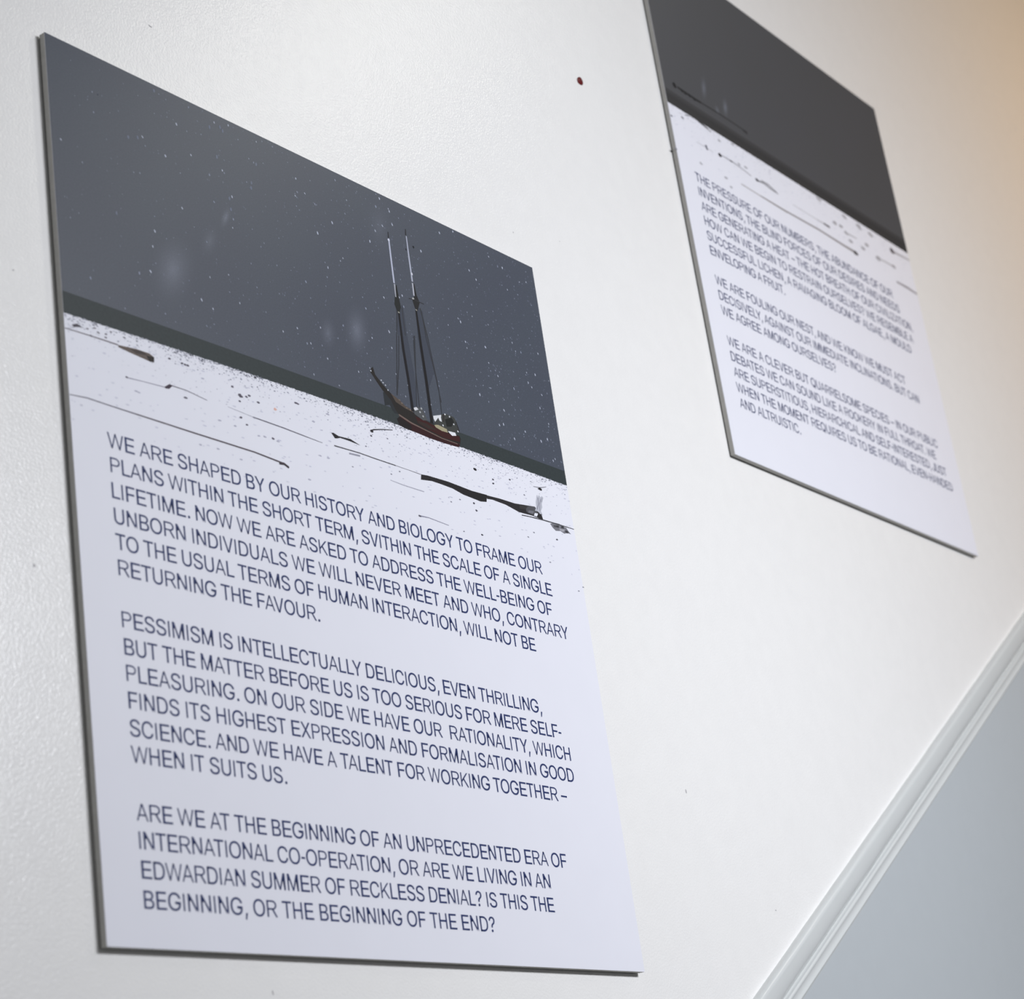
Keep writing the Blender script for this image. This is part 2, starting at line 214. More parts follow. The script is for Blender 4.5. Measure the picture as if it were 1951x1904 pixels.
# ------------------------------------------------------------------ lettering
GL = json.loads(r'''{"A":[0,[[87,-2],[193,302],[215,370],[248,481],[229,481],[252,402],[278,322],[393,-2],[467,-2],[278,511],[200,511],[13,-2],[112,145],[112,196],[367,196],[367,145]],[[8,9,3],[3,9,10],[3,10,4],[4,10,11],[8,3,14],[14,3,5],[5,3,2],[5,4,2],[2,4,13],[13,4,11],[14,5,6],[1,2,13],[14,6,15],[15,6,7],[0,1,12],[12,1,13],[8,14,15],[15,14,13],[15,13,12],[12,13,11],[8,15,7],[0,12,11]]],"B":[0,[[247,-3],[284,0],[317,6],[346,16],[369,29],[388,46],[402,65],[412,87],[418,111],[420,136],[419,162],[413,184],[405,204],[393,222],[380,236],[364,248],[348,256],[332,262],[317,264],[317,265],[330,269],[344,276],[358,284],[370,294],[380,305],[389,319],[395,335],[399,353],[401,374],[399,399],[393,422],[383,443],[369,463],[352,479],[330,493],[304,503],[275,509],[241,511],[58,511],[58,-2],[127,228],[248,228],[269,227],[288,223],[304,216],[319,207],[331,195],[340,183],[347,168],[351,153],[353,137],[350,116],[342,97],[328,82],[308,69],[280,62],[245,60],[127,60],[127,449],[240,449],[269,447],[293,439],[311,427],[323,411],[331,393],[333,372],[332,356],[328,341],[321,328],[312,316],[300,306],[287,298],[272,293],[256,289],[238,288],[127,288]],[[36,37,38],[36,38,58],[58,38,39],[35,36,58],[34,35,58],[33,34,58],[32,33,58],[31,32,59],[59,32,58],[31,59,60],[75,58,39],[31,60,61],[30,31,61],[30,61,62],[30,62,63],[29,30,63],[29,63,64],[28,29,64],[28,64,65],[27,28,65],[27,65,66],[27,66,67],[26,27,67],[26,67,68],[25,26,68],[25,68,69],[24,25,69],[24,69,70],[24,70,71],[23,24,71],[23,71,72],[22,23,72],[22,72,73],[22,73,74],[22,74,75],[22,75,40],[40,75,39],[21,22,40],[20,21,40],[19,20,40],[18,19,40],[17,18,40],[16,17,40],[15,16,40],[14,15,40],[13,14,41],[41,14,40],[13,41,42],[57,40,39],[13,42,43],[13,43,44],[12,13,44],[12,44,45],[12,45,46],[11,12,46],[11,46,47],[10,11,47],[10,47,48],[10,48,49],[9,10,49],[9,49,50],[9,50,51],[8,9,51],[8,51,52],[7,8,52],[7,52,53],[6,7,53],[6,53,54],[6,54,55],[5,6,55],[5,55,56],[5,56,57],[5,57,39],[4,5,39],[3,4,39],[2,3,39],[1,2,39],[0,1,39]]],"C":[0,[[293,-8],[318,-4],[341,2],[364,11],[385,22],[404,36],[421,52],[437,70],[450,89],[461,111],[470,135],[476,163],[406,163],[401,145],[395,130],[387,116],[378,103],[368,92],[356,83],[343,74],[329,68],[315,62],[299,58],[283,56],[267,55],[238,58],[210,66],[185,78],[163,96],[143,119],[127,146],[115,177],[108,213],[106,254],[108,295],[115,331],[127,363],[143,390],[162,412],[185,430],[210,443],[238,451],[267,453],[283,453],[299,450],[315,447],[329,441],[343,435],[356,426],[368,417],[378,406],[387,393],[395,379],[401,364],[406,346],[476,346],[469,374],[461,398],[450,420],[437,440],[421,457],[404,473],[384,487],[363,498],[341,507],[317,513],[293,517],[267,518],[225,514],[185,504],[149,486],[117,461],[90,431],[67,394],[51,352],[41,306],[38,254],[41,203],[51,156],[67,114],[90,78],[117,47],[149,23],[185,5],[225,-6],[267,-9]],[[66,67,68],[65,66,68],[65,68,69],[64,65,69],[63,64,69],[63,69,70],[62,63,70],[61,62,70],[61,70,71],[60,61,71],[60,71,42],[42,71,41],[41,71,72],[59,60,43],[43,60,42],[59,43,44],[40,41,72],[59,44,45],[59,45,46],[39,40,72],[59,46,47],[58,59,47],[58,47,48],[39,72,73],[38,39,73],[58,48,49],[57,58,49],[57,49,50],[37,38,73],[57,50,51],[56,57,51],[37,73,74],[56,51,52],[36,37,74],[56,52,53],[55,56,53],[55,53,54],[35,36,74],[35,74,75],[34,35,75],[34,75,76],[33,34,76],[32,33,76],[32,76,77],[31,32,77],[31,77,78],[30,31,78],[10,11,12],[10,12,13],[30,78,79],[29,30,79],[10,13,14],[9,10,14],[9,14,15],[28,29,79],[9,15,16],[28,79,80],[8,9,16],[8,16,17],[27,28,80],[8,17,18],[7,8,18],[7,18,19],[26,27,80],[26,80,81],[7,19,20],[6,7,20],[6,20,21],[25,26,81],[6,21,22],[6,22,23],[24,25,81],[6,23,24],[6,24,81],[5,6,81],[5,81,82],[4,5,82],[4,82,83],[3,4,83],[2,3,83],[2,83,84],[1,2,84],[0,1,84],[0,84,85]]],"D":[0,[[268,1],[313,11],[352,29],[386,52],[413,82],[436,118],[451,159],[461,204],[464,255],[461,306],[451,351],[436,392],[414,428],[387,457],[354,480],[316,498],[273,508],[225,511],[91,511],[91,449],[221,449],[258,447],[290,439],[318,426],[342,408],[362,386],[377,359],[388,329],[394,294],[397,255],[394,216],[388,181],[377,150],[361,123],[341,101],[317,83],[287,70],[253,62],[215,60],[93,60],[93,-2],[219,-3],[58,511],[58,-2],[127,-2],[127,511]],[[16,17,18],[16,18,19],[15,16,19],[14,15,19],[13,14,19],[12,13,21],[21,13,20],[20,13,19],[12,21,22],[12,22,23],[11,12,23],[11,23,24],[11,24,25],[10,11,25],[10,25,26],[10,26,27],[9,10,27],[9,27,28],[8,9,28],[8,28,29],[7,8,29],[7,29,30],[7,30,31],[6,7,31],[6,31,32],[5,6,32],[5,32,33],[5,33,34],[4,5,34],[4,34,35],[4,35,36],[3,4,36],[3,36,37],[3,37,38],[3,38,39],[3,39,40],[2,3,40],[1,2,40],[0,1,40],[41,0,40],[44,45,42],[44,42,43]]],"E":[0,[[378,-2],[378,60],[127,60],[127,226],[358,226],[358,288],[127,288],[127,449],[375,449],[375,511],[58,511],[58,-2]],[[8,9,10],[8,10,7],[7,10,11],[6,7,11],[4,5,6],[4,6,3],[3,6,11],[2,3,11],[0,1,2],[0,2,11]]],"F":[0,[[127,-2],[127,219],[349,219],[349,281],[127,281],[127,449],[372,449],[372,511],[58,511],[58,-2]],[[6,7,8],[6,8,5],[5,8,9],[4,5,9],[2,3,4],[2,4,1],[1,4,9],[0,1,9]]],"G":[0,[[308,-6],[344,2],[378,17],[407,36],[432,61],[453,90],[468,123],[477,160],[480,200],[480,258],[280,258],[280,197],[436,199],[413,205],[410,174],[404,148],[394,124],[380,104],[363,87],[343,73],[321,63],[296,57],[269,55],[239,58],[211,66],[186,79],[163,96],[143,119],[127,146],[115,177],[108,214],[106,254],[108,295],[115,331],[127,363],[143,390],[162,413],[185,430],[210,443],[236,451],[265,453],[283,452],[299,450],[315,446],[329,441],[342,433],[355,425],[366,415],[376,404],[385,392],[393,378],[400,364],[406,346],[477,346],[471,373],[462,396],[451,418],[438,437],[422,455],[405,471],[385,485],[364,497],[341,506],[317,513],[291,517],[265,518],[223,514],[183,504],[148,486],[116,461],[89,431],[67,394],[51,352],[41,306],[38,254],[41,203],[51,156],[67,114],[89,78],[116,47],[148,23],[185,5],[225,-6],[269,-9]],[[64,65,66],[63,64,66],[63,66,67],[62,63,67],[61,62,67],[61,67,68],[60,61,68],[60,68,69],[59,60,69],[58,59,69],[58,69,40],[40,69,39],[39,69,70],[57,58,41],[41,58,40],[57,41,42],[38,39,70],[57,42,43],[57,43,44],[37,38,70],[57,44,45],[56,57,45],[56,45,46],[37,70,71],[36,37,71],[56,46,47],[55,56,47],[55,47,48],[35,36,71],[55,48,49],[54,55,49],[35,71,72],[54,49,50],[34,35,72],[54,50,51],[53,54,51],[53,51,52],[33,34,72],[33,72,73],[32,33,73],[32,73,74],[31,32,74],[8,9,10],[8,10,13],[13,10,11],[30,31,74],[30,74,75],[29,30,75],[8,13,12],[14,13,11],[29,75,76],[7,8,12],[7,12,14],[14,12,11],[28,29,76],[7,14,15],[6,7,15],[28,76,77],[6,15,16],[27,28,77],[6,16,17],[5,6,17],[26,27,77],[26,77,78],[5,17,18],[25,26,78],[4,5,18],[4,18,19],[24,25,78],[24,78,79],[4,19,20],[23,24,79],[4,20,21],[3,4,21],[22,23,79],[3,21,22],[3,22,79],[3,79,80],[2,3,80],[2,80,81],[1,2,81],[1,81,82],[0,1,82],[83,0,82]]],"H":[0,[[127,-2],[127,229],[390,229],[390,-2],[459,-2],[459,511],[390,511],[390,291],[127,291],[127,511],[58,511],[58,-2]],[[4,5,6],[4,6,7],[8,9,10],[8,10,11],[4,7,2],[2,7,8],[2,8,1],[1,8,11],[4,2,3],[0,1,11]]],"J":[0,[[227,-5],[264,9],[296,31],[320,62],[334,100],[339,145],[339,511],[269,511],[269,146],[267,117],[259,94],[246,76],[229,63],[209,55],[185,52],[161,55],[140,63],[123,76],[111,94],[103,117],[100,146],[100,175],[31,175],[31,145],[35,100],[50,62],[74,31],[105,9],[142,-5],[185,-9]],[[5,6,7],[5,7,8],[20,21,22],[20,22,23],[5,8,9],[19,20,23],[4,5,9],[19,23,24],[4,9,10],[18,19,24],[3,4,10],[18,24,25],[3,10,11],[17,18,25],[3,11,12],[16,17,25],[3,12,13],[15,16,25],[2,3,13],[15,25,26],[2,13,14],[14,15,26],[2,14,26],[1,2,26],[1,26,27],[0,1,27],[0,27,28],[29,0,28]]],"K":[0,[[127,-2],[127,193],[126,225],[127,334],[127,511],[58,511],[58,-2],[107,152],[107,215],[153,274],[189,315],[365,506],[443,506],[230,278],[227,279],[453,-2],[228,313],[185,259],[371,-2]],[[4,5,6],[3,4,6],[12,11,10],[13,12,10],[8,3,6],[2,3,8],[14,10,9],[13,10,14],[1,14,9],[7,14,1],[2,9,8],[1,9,2],[7,8,6],[0,1,7],[0,7,6],[15,16,17],[15,17,18]]],"L":[0,[[364,-2],[364,60],[127,60],[127,511],[58,511],[58,-2]],[[2,3,4],[2,4,5],[0,1,2],[0,2,5]]],"M":[0,[[124,-2],[124,291],[121,460],[108,460],[157,320],[284,-2],[343,-2],[458,290],[516,460],[505,460],[502,-2],[570,-2],[570,511],[475,511],[347,180],[304,46],[325,46],[286,170],[153,511],[58,511],[58,-2]],[[11,12,8],[8,12,13],[8,13,9],[9,13,14],[17,18,2],[2,18,19],[2,19,3],[3,19,20],[11,8,7],[10,9,7],[7,9,14],[17,2,4],[4,2,1],[4,3,1],[1,3,20],[17,4,5],[0,1,20],[11,7,10],[6,7,14],[6,14,16],[16,14,15],[16,17,5],[6,16,5]]],"N":[0,[[127,-2],[127,291],[122,457],[104,454],[184,315],[385,-2],[466,-2],[466,511],[396,511],[396,195],[399,90],[403,51],[418,53],[407,74],[390,108],[358,164],[138,511],[58,511],[58,-2]],[[6,7,8],[6,8,9],[15,16,2],[2,16,17],[2,17,3],[3,17,18],[15,2,4],[4,2,1],[4,3,1],[1,3,18],[15,4,5],[0,1,18],[6,9,10],[14,15,5],[13,14,10],[10,14,5],[6,10,13],[13,10,11],[6,13,12]]],"O":[0,[[310,-6],[349,5],[385,23],[417,47],[444,78],[466,114],[482,156],[492,203],[496,254],[492,306],[482,352],[466,394],[444,431],[417,461],[385,486],[349,504],[310,514],[267,518],[224,514],[185,504],[149,486],[117,461],[90,431],[68,394],[51,352],[41,306],[38,254],[41,203],[51,156],[68,114],[90,78],[117,47],[149,23],[185,5],[224,-6],[267,-9],[238,58],[211,66],[186,78],[163,96],[144,118],[128,145],[116,177],[108,213],[106,254],[108,295],[116,331],[128,363],[144,390],[163,413],[186,430],[211,443],[238,451],[267,453],[296,451],[323,443],[348,431],[371,413],[390,391],[406,364],[418,332],[425,295],[428,254],[425,213],[418,177],[406,145],[390,118],[371,96],[348,78],[323,66],[296,58],[267,55]],[[16,17,18],[15,16,18],[15,18,19],[14,15,19],[14,19,20],[13,14,20],[13,20,21],[12,13,54],[54,13,53],[53,13,21],[53,21,52],[52,21,22],[12,54,55],[51,52,22],[12,55,56],[50,51,22],[11,12,56],[11,56,57],[50,22,23],[49,50,23],[11,57,58],[48,49,23],[10,11,58],[48,23,24],[10,58,59],[47,48,24],[10,59,60],[46,47,24],[9,10,60],[46,24,25],[9,60,61],[45,46,25],[8,9,61],[45,25,26],[8,61,62],[44,45,26],[7,8,62],[7,62,63],[43,44,26],[43,26,27],[7,63,64],[42,43,27],[6,7,64],[42,27,28],[6,64,65],[41,42,28],[5,6,65],[41,28,29],[5,65,66],[40,41,29],[5,66,67],[39,40,29],[4,5,67],[39,29,30],[4,67,68],[38,39,30],[3,4,68],[3,68,69],[37,38,30],[37,30,31],[3,69,70],[36,37,31],[3,70,71],[71,36,31],[3,71,31],[2,3,31],[2,31,32],[1,2,32],[1,32,33],[0,1,33],[0,33,34],[35,0,34]]],"P":[0,[[127,-2],[127,450],[232,450],[257,448],[278,444],[296,436],[310,427],[322,415],[331,400],[337,384],[341,367],[342,348],[341,329],[337,311],[331,295],[322,280],[310,268],[296,258],[278,251],[257,246],[232,245],[107,245],[107,183],[235,183],[272,186],[305,193],[334,205],[357,221],[377,241],[392,264],[403,290],[409,318],[411,348],[409,377],[403,405],[392,431],[377,454],[357,473],[334,490],[305,502],[272,509],[235,511],[58,511],[58,-2]],[[40,41,42],[40,42,1],[1,42,43],[39,40,1],[38,39,1],[37,38,1],[36,37,1],[35,36,3],[3,36,2],[2,36,1],[0,1,21],[21,1,43],[35,3,4],[35,4,5],[35,5,6],[34,35,6],[34,6,7],[34,7,8],[33,34,8],[33,8,9],[33,9,10],[32,33,10],[32,10,11],[31,32,11],[31,11,12],[31,12,13],[30,31,13],[30,13,14],[30,14,15],[29,30,15],[29,15,16],[29,16,17],[28,29,17],[28,17,18],[28,18,19],[28,19,20],[28,20,21],[28,21,23],[23,21,0],[0,21,22],[27,28,23],[26,27,23],[25,26,23],[24,25,23],[0,23,22]]],"Q":[0,[[329,44],[400,-50],[473,-50],[386,66],[371,86],[314,162],[240,162],[310,-6],[349,5],[385,23],[417,47],[444,78],[466,114],[482,156],[492,203],[496,254],[492,306],[482,352],[466,394],[444,431],[417,461],[385,486],[349,504],[310,514],[267,518],[224,514],[185,504],[149,486],[117,461],[90,431],[68,394],[51,352],[41,306],[38,254],[41,203],[51,156],[68,114],[90,78],[117,47],[149,23],[185,5],[224,-6],[267,-9],[238,58],[211,66],[186,78],[163,96],[144,118],[128,145],[116,177],[108,213],[106,254],[108,295],[116,331],[128,363],[144,390],[163,413],[186,430],[211,443],[238,451],[267,453],[296,451],[323,443],[348,431],[371,413],[390,391],[406,364],[418,332],[425,295],[428,254],[425,213],[418,177],[406,145],[390,118],[371,96],[348,78],[323,66],[296,58],[267,55]],[[4,5,6],[4,6,0],[3,4,0],[2,3,0],[2,0,1],[23,24,25],[22,23,25],[22,25,26],[21,22,26],[21,26,27],[20,21,27],[20,27,28],[19,20,61],[61,20,60],[60,20,28],[60,28,59],[59,28,29],[19,61,62],[58,59,29],[19,62,63],[57,58,29],[18,19,63],[18,63,64],[57,29,30],[56,57,30],[18,64,65],[55,56,30],[17,18,65],[55,30,31],[17,65,66],[54,55,31],[17,66,67],[53,54,31],[16,17,67],[53,31,32],[16,67,68],[52,53,32],[15,16,68],[52,32,33],[15,68,69],[51,52,33],[14,15,69],[14,69,70],[50,51,33],[50,33,34],[14,70,71],[49,50,34],[13,14,71],[49,34,35],[13,71,72],[48,49,35],[12,13,72],[48,35,36],[12,72,73],[47,48,36],[12,73,74],[46,47,36],[11,12,74],[46,36,37],[11,74,75],[45,46,37],[10,11,75],[10,75,76],[44,45,37],[44,37,38],[10,76,77],[43,44,38],[10,77,78],[78,43,38],[10,78,38],[9,10,38],[9,38,39],[8,9,39],[8,39,40],[7,8,40],[7,40,41],[42,7,41]]],"R":[0,[[127,-2],[127,450],[233,450],[257,448],[279,444],[296,437],[311,428],[323,417],[332,404],[338,388],[341,371],[343,352],[341,333],[338,317],[332,302],[323,289],[311,278],[297,269],[279,263],[258,259],[233,258],[94,258],[94,195],[236,195],[273,197],[306,204],[334,215],[358,230],[378,248],[393,270],[403,295],[410,322],[412,352],[410,382],[403,409],[393,434],[378,457],[358,475],[334,491],[306,502],[273,509],[236,511],[58,511],[58,-2],[432,-2],[304,232],[226,232],[352,-2]],[[40,41,42],[40,42,1],[1,42,21],[21,42,43],[39,40,1],[38,39,1],[37,38,1],[36,37,1],[35,36,3],[3,36,2],[2,36,1],[0,1,21],[35,3,4],[35,4,5],[35,5,6],[34,35,6],[34,6,7],[34,7,8],[33,34,8],[33,8,9],[33,9,10],[32,33,10],[32,10,11],[31,32,11],[31,11,12],[31,12,13],[30,31,13],[30,13,14],[30,14,15],[29,30,15],[29,15,16],[29,16,17],[28,29,17],[28,17,18],[28,18,19],[28,19,20],[28,20,21],[28,21,23],[23,21,0],[0,21,22],[27,28,23],[26,27,23],[25,26,23],[24,25,23],[0,23,22],[44,45,46],[44,46,47]]],"S":[0,[[261,-9],[295,-3],[324,8],[350,23],[372,41],[389,62],[401,86],[408,111],[411,139],[409,161],[405,181],[397,199],[386,214],[374,228],[360,240],[345,250],[329,259],[312,266],[280,277],[199,300],[170,310],[156,317],[144,326],[133,335],[124,347],[119,360],[118,376],[119,390],[123,404],[131,417],[141,428],[153,438],[168,445],[185,451],[204,455],[225,456],[254,454],[279,447],[301,435],[318,420],[329,401],[335,375],[404,375],[400,404],[392,428],[379,450],[362,470],[341,486],[317,500],[290,510],[260,516],[227,518],[195,516],[164,510],[137,500],[112,486],[90,469],[73,449],[60,426],[52,400],[49,372],[53,340],[65,312],[84,287],[111,267],[144,250],[183,237],[262,215],[279,209],[295,202],[309,195],[320,187],[330,177],[337,167],[342,154],[343,139],[341,123],[336,107],[327,93],[316,81],[302,71],[285,63],[266,57],[246,53],[224,52],[204,53],[185,56],[167,61],[151,68],[137,78],[125,89],[116,103],[110,119],[107,139],[35,139],[40,108],[49,82],[62,59],[79,38],[101,21],[127,7],[156,-3],[188,-9],[224,-11]],[[50,51,52],[49,50,52],[49,52,53],[48,49,53],[48,53,54],[47,48,54],[47,54,55],[46,47,55],[46,55,56],[45,46,56],[45,56,35],[35,56,57],[45,35,36],[34,35,57],[33,34,57],[45,36,37],[32,33,57],[44,45,37],[32,57,58],[44,37,38],[31,32,58],[30,31,58],[44,38,39],[43,44,39],[29,30,58],[29,58,59],[43,39,40],[28,29,59],[42,43,40],[27,28,59],[42,40,41],[27,59,60],[26,27,60],[25,26,60],[25,60,61],[24,25,61],[23,24,61],[23,61,62],[22,23,62],[21,22,62],[20,21,62],[20,62,63],[19,20,63],[18,19,63],[18,63,64],[17,18,64],[17,64,65],[16,17,65],[15,16,65],[14,15,65],[14,65,66],[13,14,66],[13,66,67],[12,13,67],[12,67,68],[11,12,68],[11,68,69],[11,69,70],[10,11,70],[10,70,71],[10,71,72],[9,10,72],[9,72,73],[9,73,74],[8,9,74],[8,74,75],[7,8,75],[7,75,76],[92,93,94],[92,94,95],[7,76,77],[91,92,95],[6,7,77],[91,95,96],[6,77,78],[90,91,96],[6,78,79],[89,90,96],[5,6,79],[89,96,97],[5,79,80],[88,89,97],[5,80,81],[87,88,97],[5,81,82],[4,5,82],[86,87,97],[86,97,98],[4,82,83],[85,86,98],[4,83,84],[84,85,98],[4,84,98],[3,4,98],[3,98,99],[2,3,99],[2,99,100],[1,2,100],[1,100,101],[0,1,101],[0,101,102],[103,0,102]]],"T":[0,[[190,449],[190,-2],[259,-2],[259,449],[419,449],[419,511],[29,511],[29,449]],[[4,5,6],[4,6,7],[3,4,7],[2,3,0],[0,3,7],[2,0,1]]],"U":[0,[[297,-8],[333,0],[365,13],[392,31],[416,53],[435,79],[449,108],[457,139],[460,173],[460,511],[390,511],[390,178],[388,155],[383,134],[374,114],[362,97],[347,82],[329,70],[309,61],[285,56],[259,54],[233,56],[209,61],[188,70],[170,82],[155,97],[143,114],[134,134],[129,155],[127,178],[127,511],[58,511],[58,173],[60,139],[69,108],[83,79],[101,53],[125,31],[153,13],[185,0],[220,-8],[259,-11]],[[8,9,10],[8,10,11],[29,30,31],[29,31,32],[8,11,12],[28,29,32],[7,8,12],[28,32,33],[7,12,13],[27,28,33],[6,7,13],[27,33,34],[6,13,14],[26,27,34],[6,14,15],[25,26,34],[5,6,15],[25,34,35],[5,15,16],[24,25,35],[5,16,17],[23,24,35],[4,5,17],[23,35,36],[4,17,18],[22,23,36],[4,18,19],[21,22,36],[4,19,20],[20,21,36],[4,20,36],[3,4,36],[3,36,37],[2,3,37],[2,37,38],[1,2,38],[1,38,39],[0,1,39],[0,39,40],[41,0,40]]],"V":[0,[[280,-2],[467,511],[393,511],[287,207],[265,139],[231,28],[251,28],[227,107],[201,188],[86,511],[13,511],[202,-3]],[[0,1,2],[0,2,3],[8,9,10],[8,10,11],[0,3,4],[7,8,11],[0,4,6],[6,4,5],[6,7,11],[0,6,11]]],"W":[0,[[232,-2],[327,346],[337,394],[353,477],[333,477],[339,444],[349,391],[360,344],[454,-3],[532,-2],[673,511],[601,511],[520,197],[504,129],[485,37],[500,37],[496,58],[477,146],[382,511],[304,511],[222,197],[205,129],[186,37],[200,37],[193,76],[174,163],[84,511],[13,511],[153,-2]],[[9,10,11],[9,11,12],[17,18,3],[3,18,19],[3,19,4],[4,19,20],[25,26,27],[25,27,28],[17,3,6],[6,3,2],[5,4,20],[6,5,2],[2,5,20],[1,2,20],[17,6,7],[0,1,20],[17,7,8],[9,12,13],[0,20,21],[24,25,28],[16,17,8],[9,13,16],[16,13,14],[0,21,23],[23,21,22],[23,24,28],[9,16,15],[14,16,8],[9,15,14],[9,14,8],[0,23,28]]],"X":[0,[[93,-2],[184,128],[221,185],[249,234],[226,234],[242,205],[266,164],[380,-3],[461,-2],[257,292],[257,233],[451,511],[372,511],[296,402],[256,341],[228,289],[248,289],[232,319],[206,363],[105,511],[25,511],[219,231],[219,290],[13,-2]],[[10,11,12],[10,12,13],[18,19,20],[18,20,21],[10,13,9],[9,13,14],[17,18,22],[22,18,21],[9,14,15],[16,17,22],[8,9,16],[16,9,15],[16,22,23],[8,16,3],[3,16,4],[4,16,23],[8,3,5],[5,3,2],[5,4,23],[8,5,6],[2,5,23],[1,2,23],[8,6,7],[0,1,23]]],"Y":[0,[[271,-2],[271,208],[460,511],[380,511],[278,346],[249,294],[240,276],[231,255],[220,228],[253,228],[243,255],[233,275],[224,293],[205,328],[93,511],[12,511],[201,208],[201,-2]],[[1,2,3],[1,3,4],[13,14,15],[13,15,16],[1,4,5],[12,13,16],[1,5,6],[11,12,16],[1,6,10],[10,6,7],[10,11,7],[7,11,16],[1,10,9],[8,7,16],[1,9,8],[1,8,16],[0,1,16],[0,16,17]]],"Z":[0,[[402,-2],[402,60],[173,59],[87,57],[96,28],[159,111],[399,461],[399,511],[38,511],[38,449],[265,449],[351,452],[342,481],[282,402],[39,47],[39,-2]],[[6,7,12],[12,7,8],[12,8,9],[6,12,11],[13,12,10],[10,12,9],[5,6,11],[5,11,13],[13,11,10],[5,13,14],[4,5,3],[3,5,14],[0,1,2],[0,2,3],[0,3,14],[0,14,15]]],".":[0,[[108,-5],[119,-1],[129,7],[137,17],[142,28],[144,41],[142,54],[137,65],[129,75],[119,83],[108,88],[95,89],[83,88],[71,83],[61,75],[53,65],[49,54],[47,41],[49,28],[53,17],[61,7],[71,-1],[83,-5],[95,-7]],[[10,11,12],[9,10,12],[9,12,13],[8,9,13],[8,13,14],[7,8,14],[7,14,15],[6,7,15],[6,15,16],[5,6,16],[5,16,17],[4,5,17],[4,17,18],[3,4,18],[3,18,19],[2,3,19],[2,19,20],[1,2,20],[1,20,21],[0,1,21],[0,21,22],[23,0,22]]],",":[0,[[86,-122],[140,74],[65,74],[35,-122]],[[0,1,2],[0,2,3]]],"?":[0,[[196,149],[197,177],[199,192],[202,205],[207,215],[213,225],[221,233],[230,241],[242,250],[256,259],[277,274],[294,291],[308,310],[318,331],[324,355],[327,382],[324,407],[318,431],[308,452],[294,471],[276,488],[256,501],[232,510],[206,516],[178,518],[151,516],[125,511],[102,502],[80,489],[62,473],[47,454],[35,431],[28,406],[25,376],[94,376],[97,396],[101,411],[108,424],[117,435],[127,444],[138,450],[151,455],[164,458],[178,459],[193,458],[206,455],[219,450],[231,443],[240,434],[248,424],[254,412],[258,399],[259,384],[257,366],[253,350],[245,335],[234,322],[222,310],[207,300],[192,291],[178,281],[166,271],[155,260],[146,246],[139,230],[134,211],[131,187],[130,149],[176,-5],[188,-1],[198,7],[206,17],[210,28],[212,41],[210,54],[206,65],[198,75],[188,83],[176,87],[164,89],[151,87],[140,83],[130,75],[122,65],[117,54],[116,41],[117,28],[122,17],[130,7],[140,-1],[151,-5],[164,-7]],[[23,24,25],[22,23,25],[22,25,26],[22,26,27],[21,22,27],[21,27,28],[20,21,28],[20,28,29],[19,20,29],[19,29,30],[18,19,43],[43,19,30],[18,43,44],[42,43,30],[18,44,45],[41,42,30],[18,45,46],[40,41,30],[40,30,31],[17,18,46],[17,46,47],[39,40,31],[38,39,31],[17,47,48],[37,38,31],[17,48,49],[16,17,49],[37,31,32],[16,49,50],[36,37,32],[16,50,51],[35,36,32],[15,16,51],[35,32,33],[15,51,52],[34,35,33],[15,52,53],[14,15,53],[14,53,54],[13,14,54],[13,54,55],[13,55,56],[12,13,56],[12,56,57],[11,12,57],[11,57,58],[11,58,59],[10,11,59],[10,59,60],[10,60,61],[9,10,61],[9,61,62],[9,62,63],[8,9,63],[7,8,63],[7,63,64],[6,7,64],[5,6,64],[5,64,65],[4,5,65],[3,4,65],[3,65,66],[2,3,66],[1,2,66],[1,66,67],[0,1,67],[78,79,80],[77,78,80],[77,80,81],[76,77,81],[76,81,82],[75,76,82],[75,82,83],[74,75,83],[74,83,84],[73,74,84],[73,84,85],[72,73,85],[72,85,86],[71,72,86],[71,86,87],[70,71,87],[70,87,88],[69,70,88],[69,88,89],[68,69,89],[68,89,90],[91,68,90]]],"-":[0,[[112,247],[112,185],[339,185],[339,247]],[[2,3,0],[2,0,1]]],"\u2013":[0,[[-2,247],[-2,185],[352,185],[352,247]],[[2,3,0],[2,0,1]]]}''')
ADV = dict(A=667,B=667,C=722,D=722,E=667,F=611,G=778,H=722,I=278,J=500,K=667,L=556,M=833,N=722,O=778,P=667,Q=778,R=722,S=667,T=611,U=722,V=667,W=944,X=667,Y=667,Z=611)
ADV.update({'.': 278, ',': 278, '?': 556, '-': 333, '–': 556})
KERN = {'AV': -60, 'VA': -60, 'AT': -60, 'TA': -60, 'LY': -70, 'AY': -60, 'YA': -60, 'LT': -55, 'AW': -30, 'WA': -30, 'RY': -20, 'TO': -15, 'PA': -50, 'LL': 0, 'TY': 0, 'FA': -40, 'OA': -10, 'RT': -10, 'Y,': -70, 'T,': -60, 'LO': -10}
CAP = 0.0172
IBAR = [[[69, 4], [123, 4], [123, 504], [69, 504]], [[0, 1, 2, 3]]]
def quads(*qs):
    v, f = [], []
    for q in qs:
        i = len(v); v += [list(c) for c in q]; n_ = len(q)
        a = sum(q[k][0]*q[(k+1) % n_][1]-q[(k+1) % n_][0]*q[k][1] for k in range(n_)); idx = list(range(i, i+n_))
        f.append(idx if a > 0 else idx[::-1])
    return [0, v, f]
def bowl(cx):
    o = [(118, 504), (cx, 504)] + [(cx+142*math.sin(math.pi*k/12), 362+142*math.cos(math.pi*k/12)) for k in range(1, 12)] + [(cx, 220), (118, 220)]
    i = [(118, 454), (cx, 454)] + [(cx+90*math.sin(math.pi*k/12), 362+92*math.cos(math.pi*k/12)) for k in range(1, 12)] + [(cx, 270), (118, 270)]
    return [[(64, 4), (120, 4), (120, 504), (64, 504)]] + [[o[k], o[k+1], i[k+1], i[k]] for k in range(len(o)-1)]
GL['A'] = quads([(16, 4), (72, 4), (266, 504), (211, 504)], [(463, 4), (407, 4), (213, 504), (268, 504)], [(106, 146), (373, 146), (373, 196), (106, 196)])
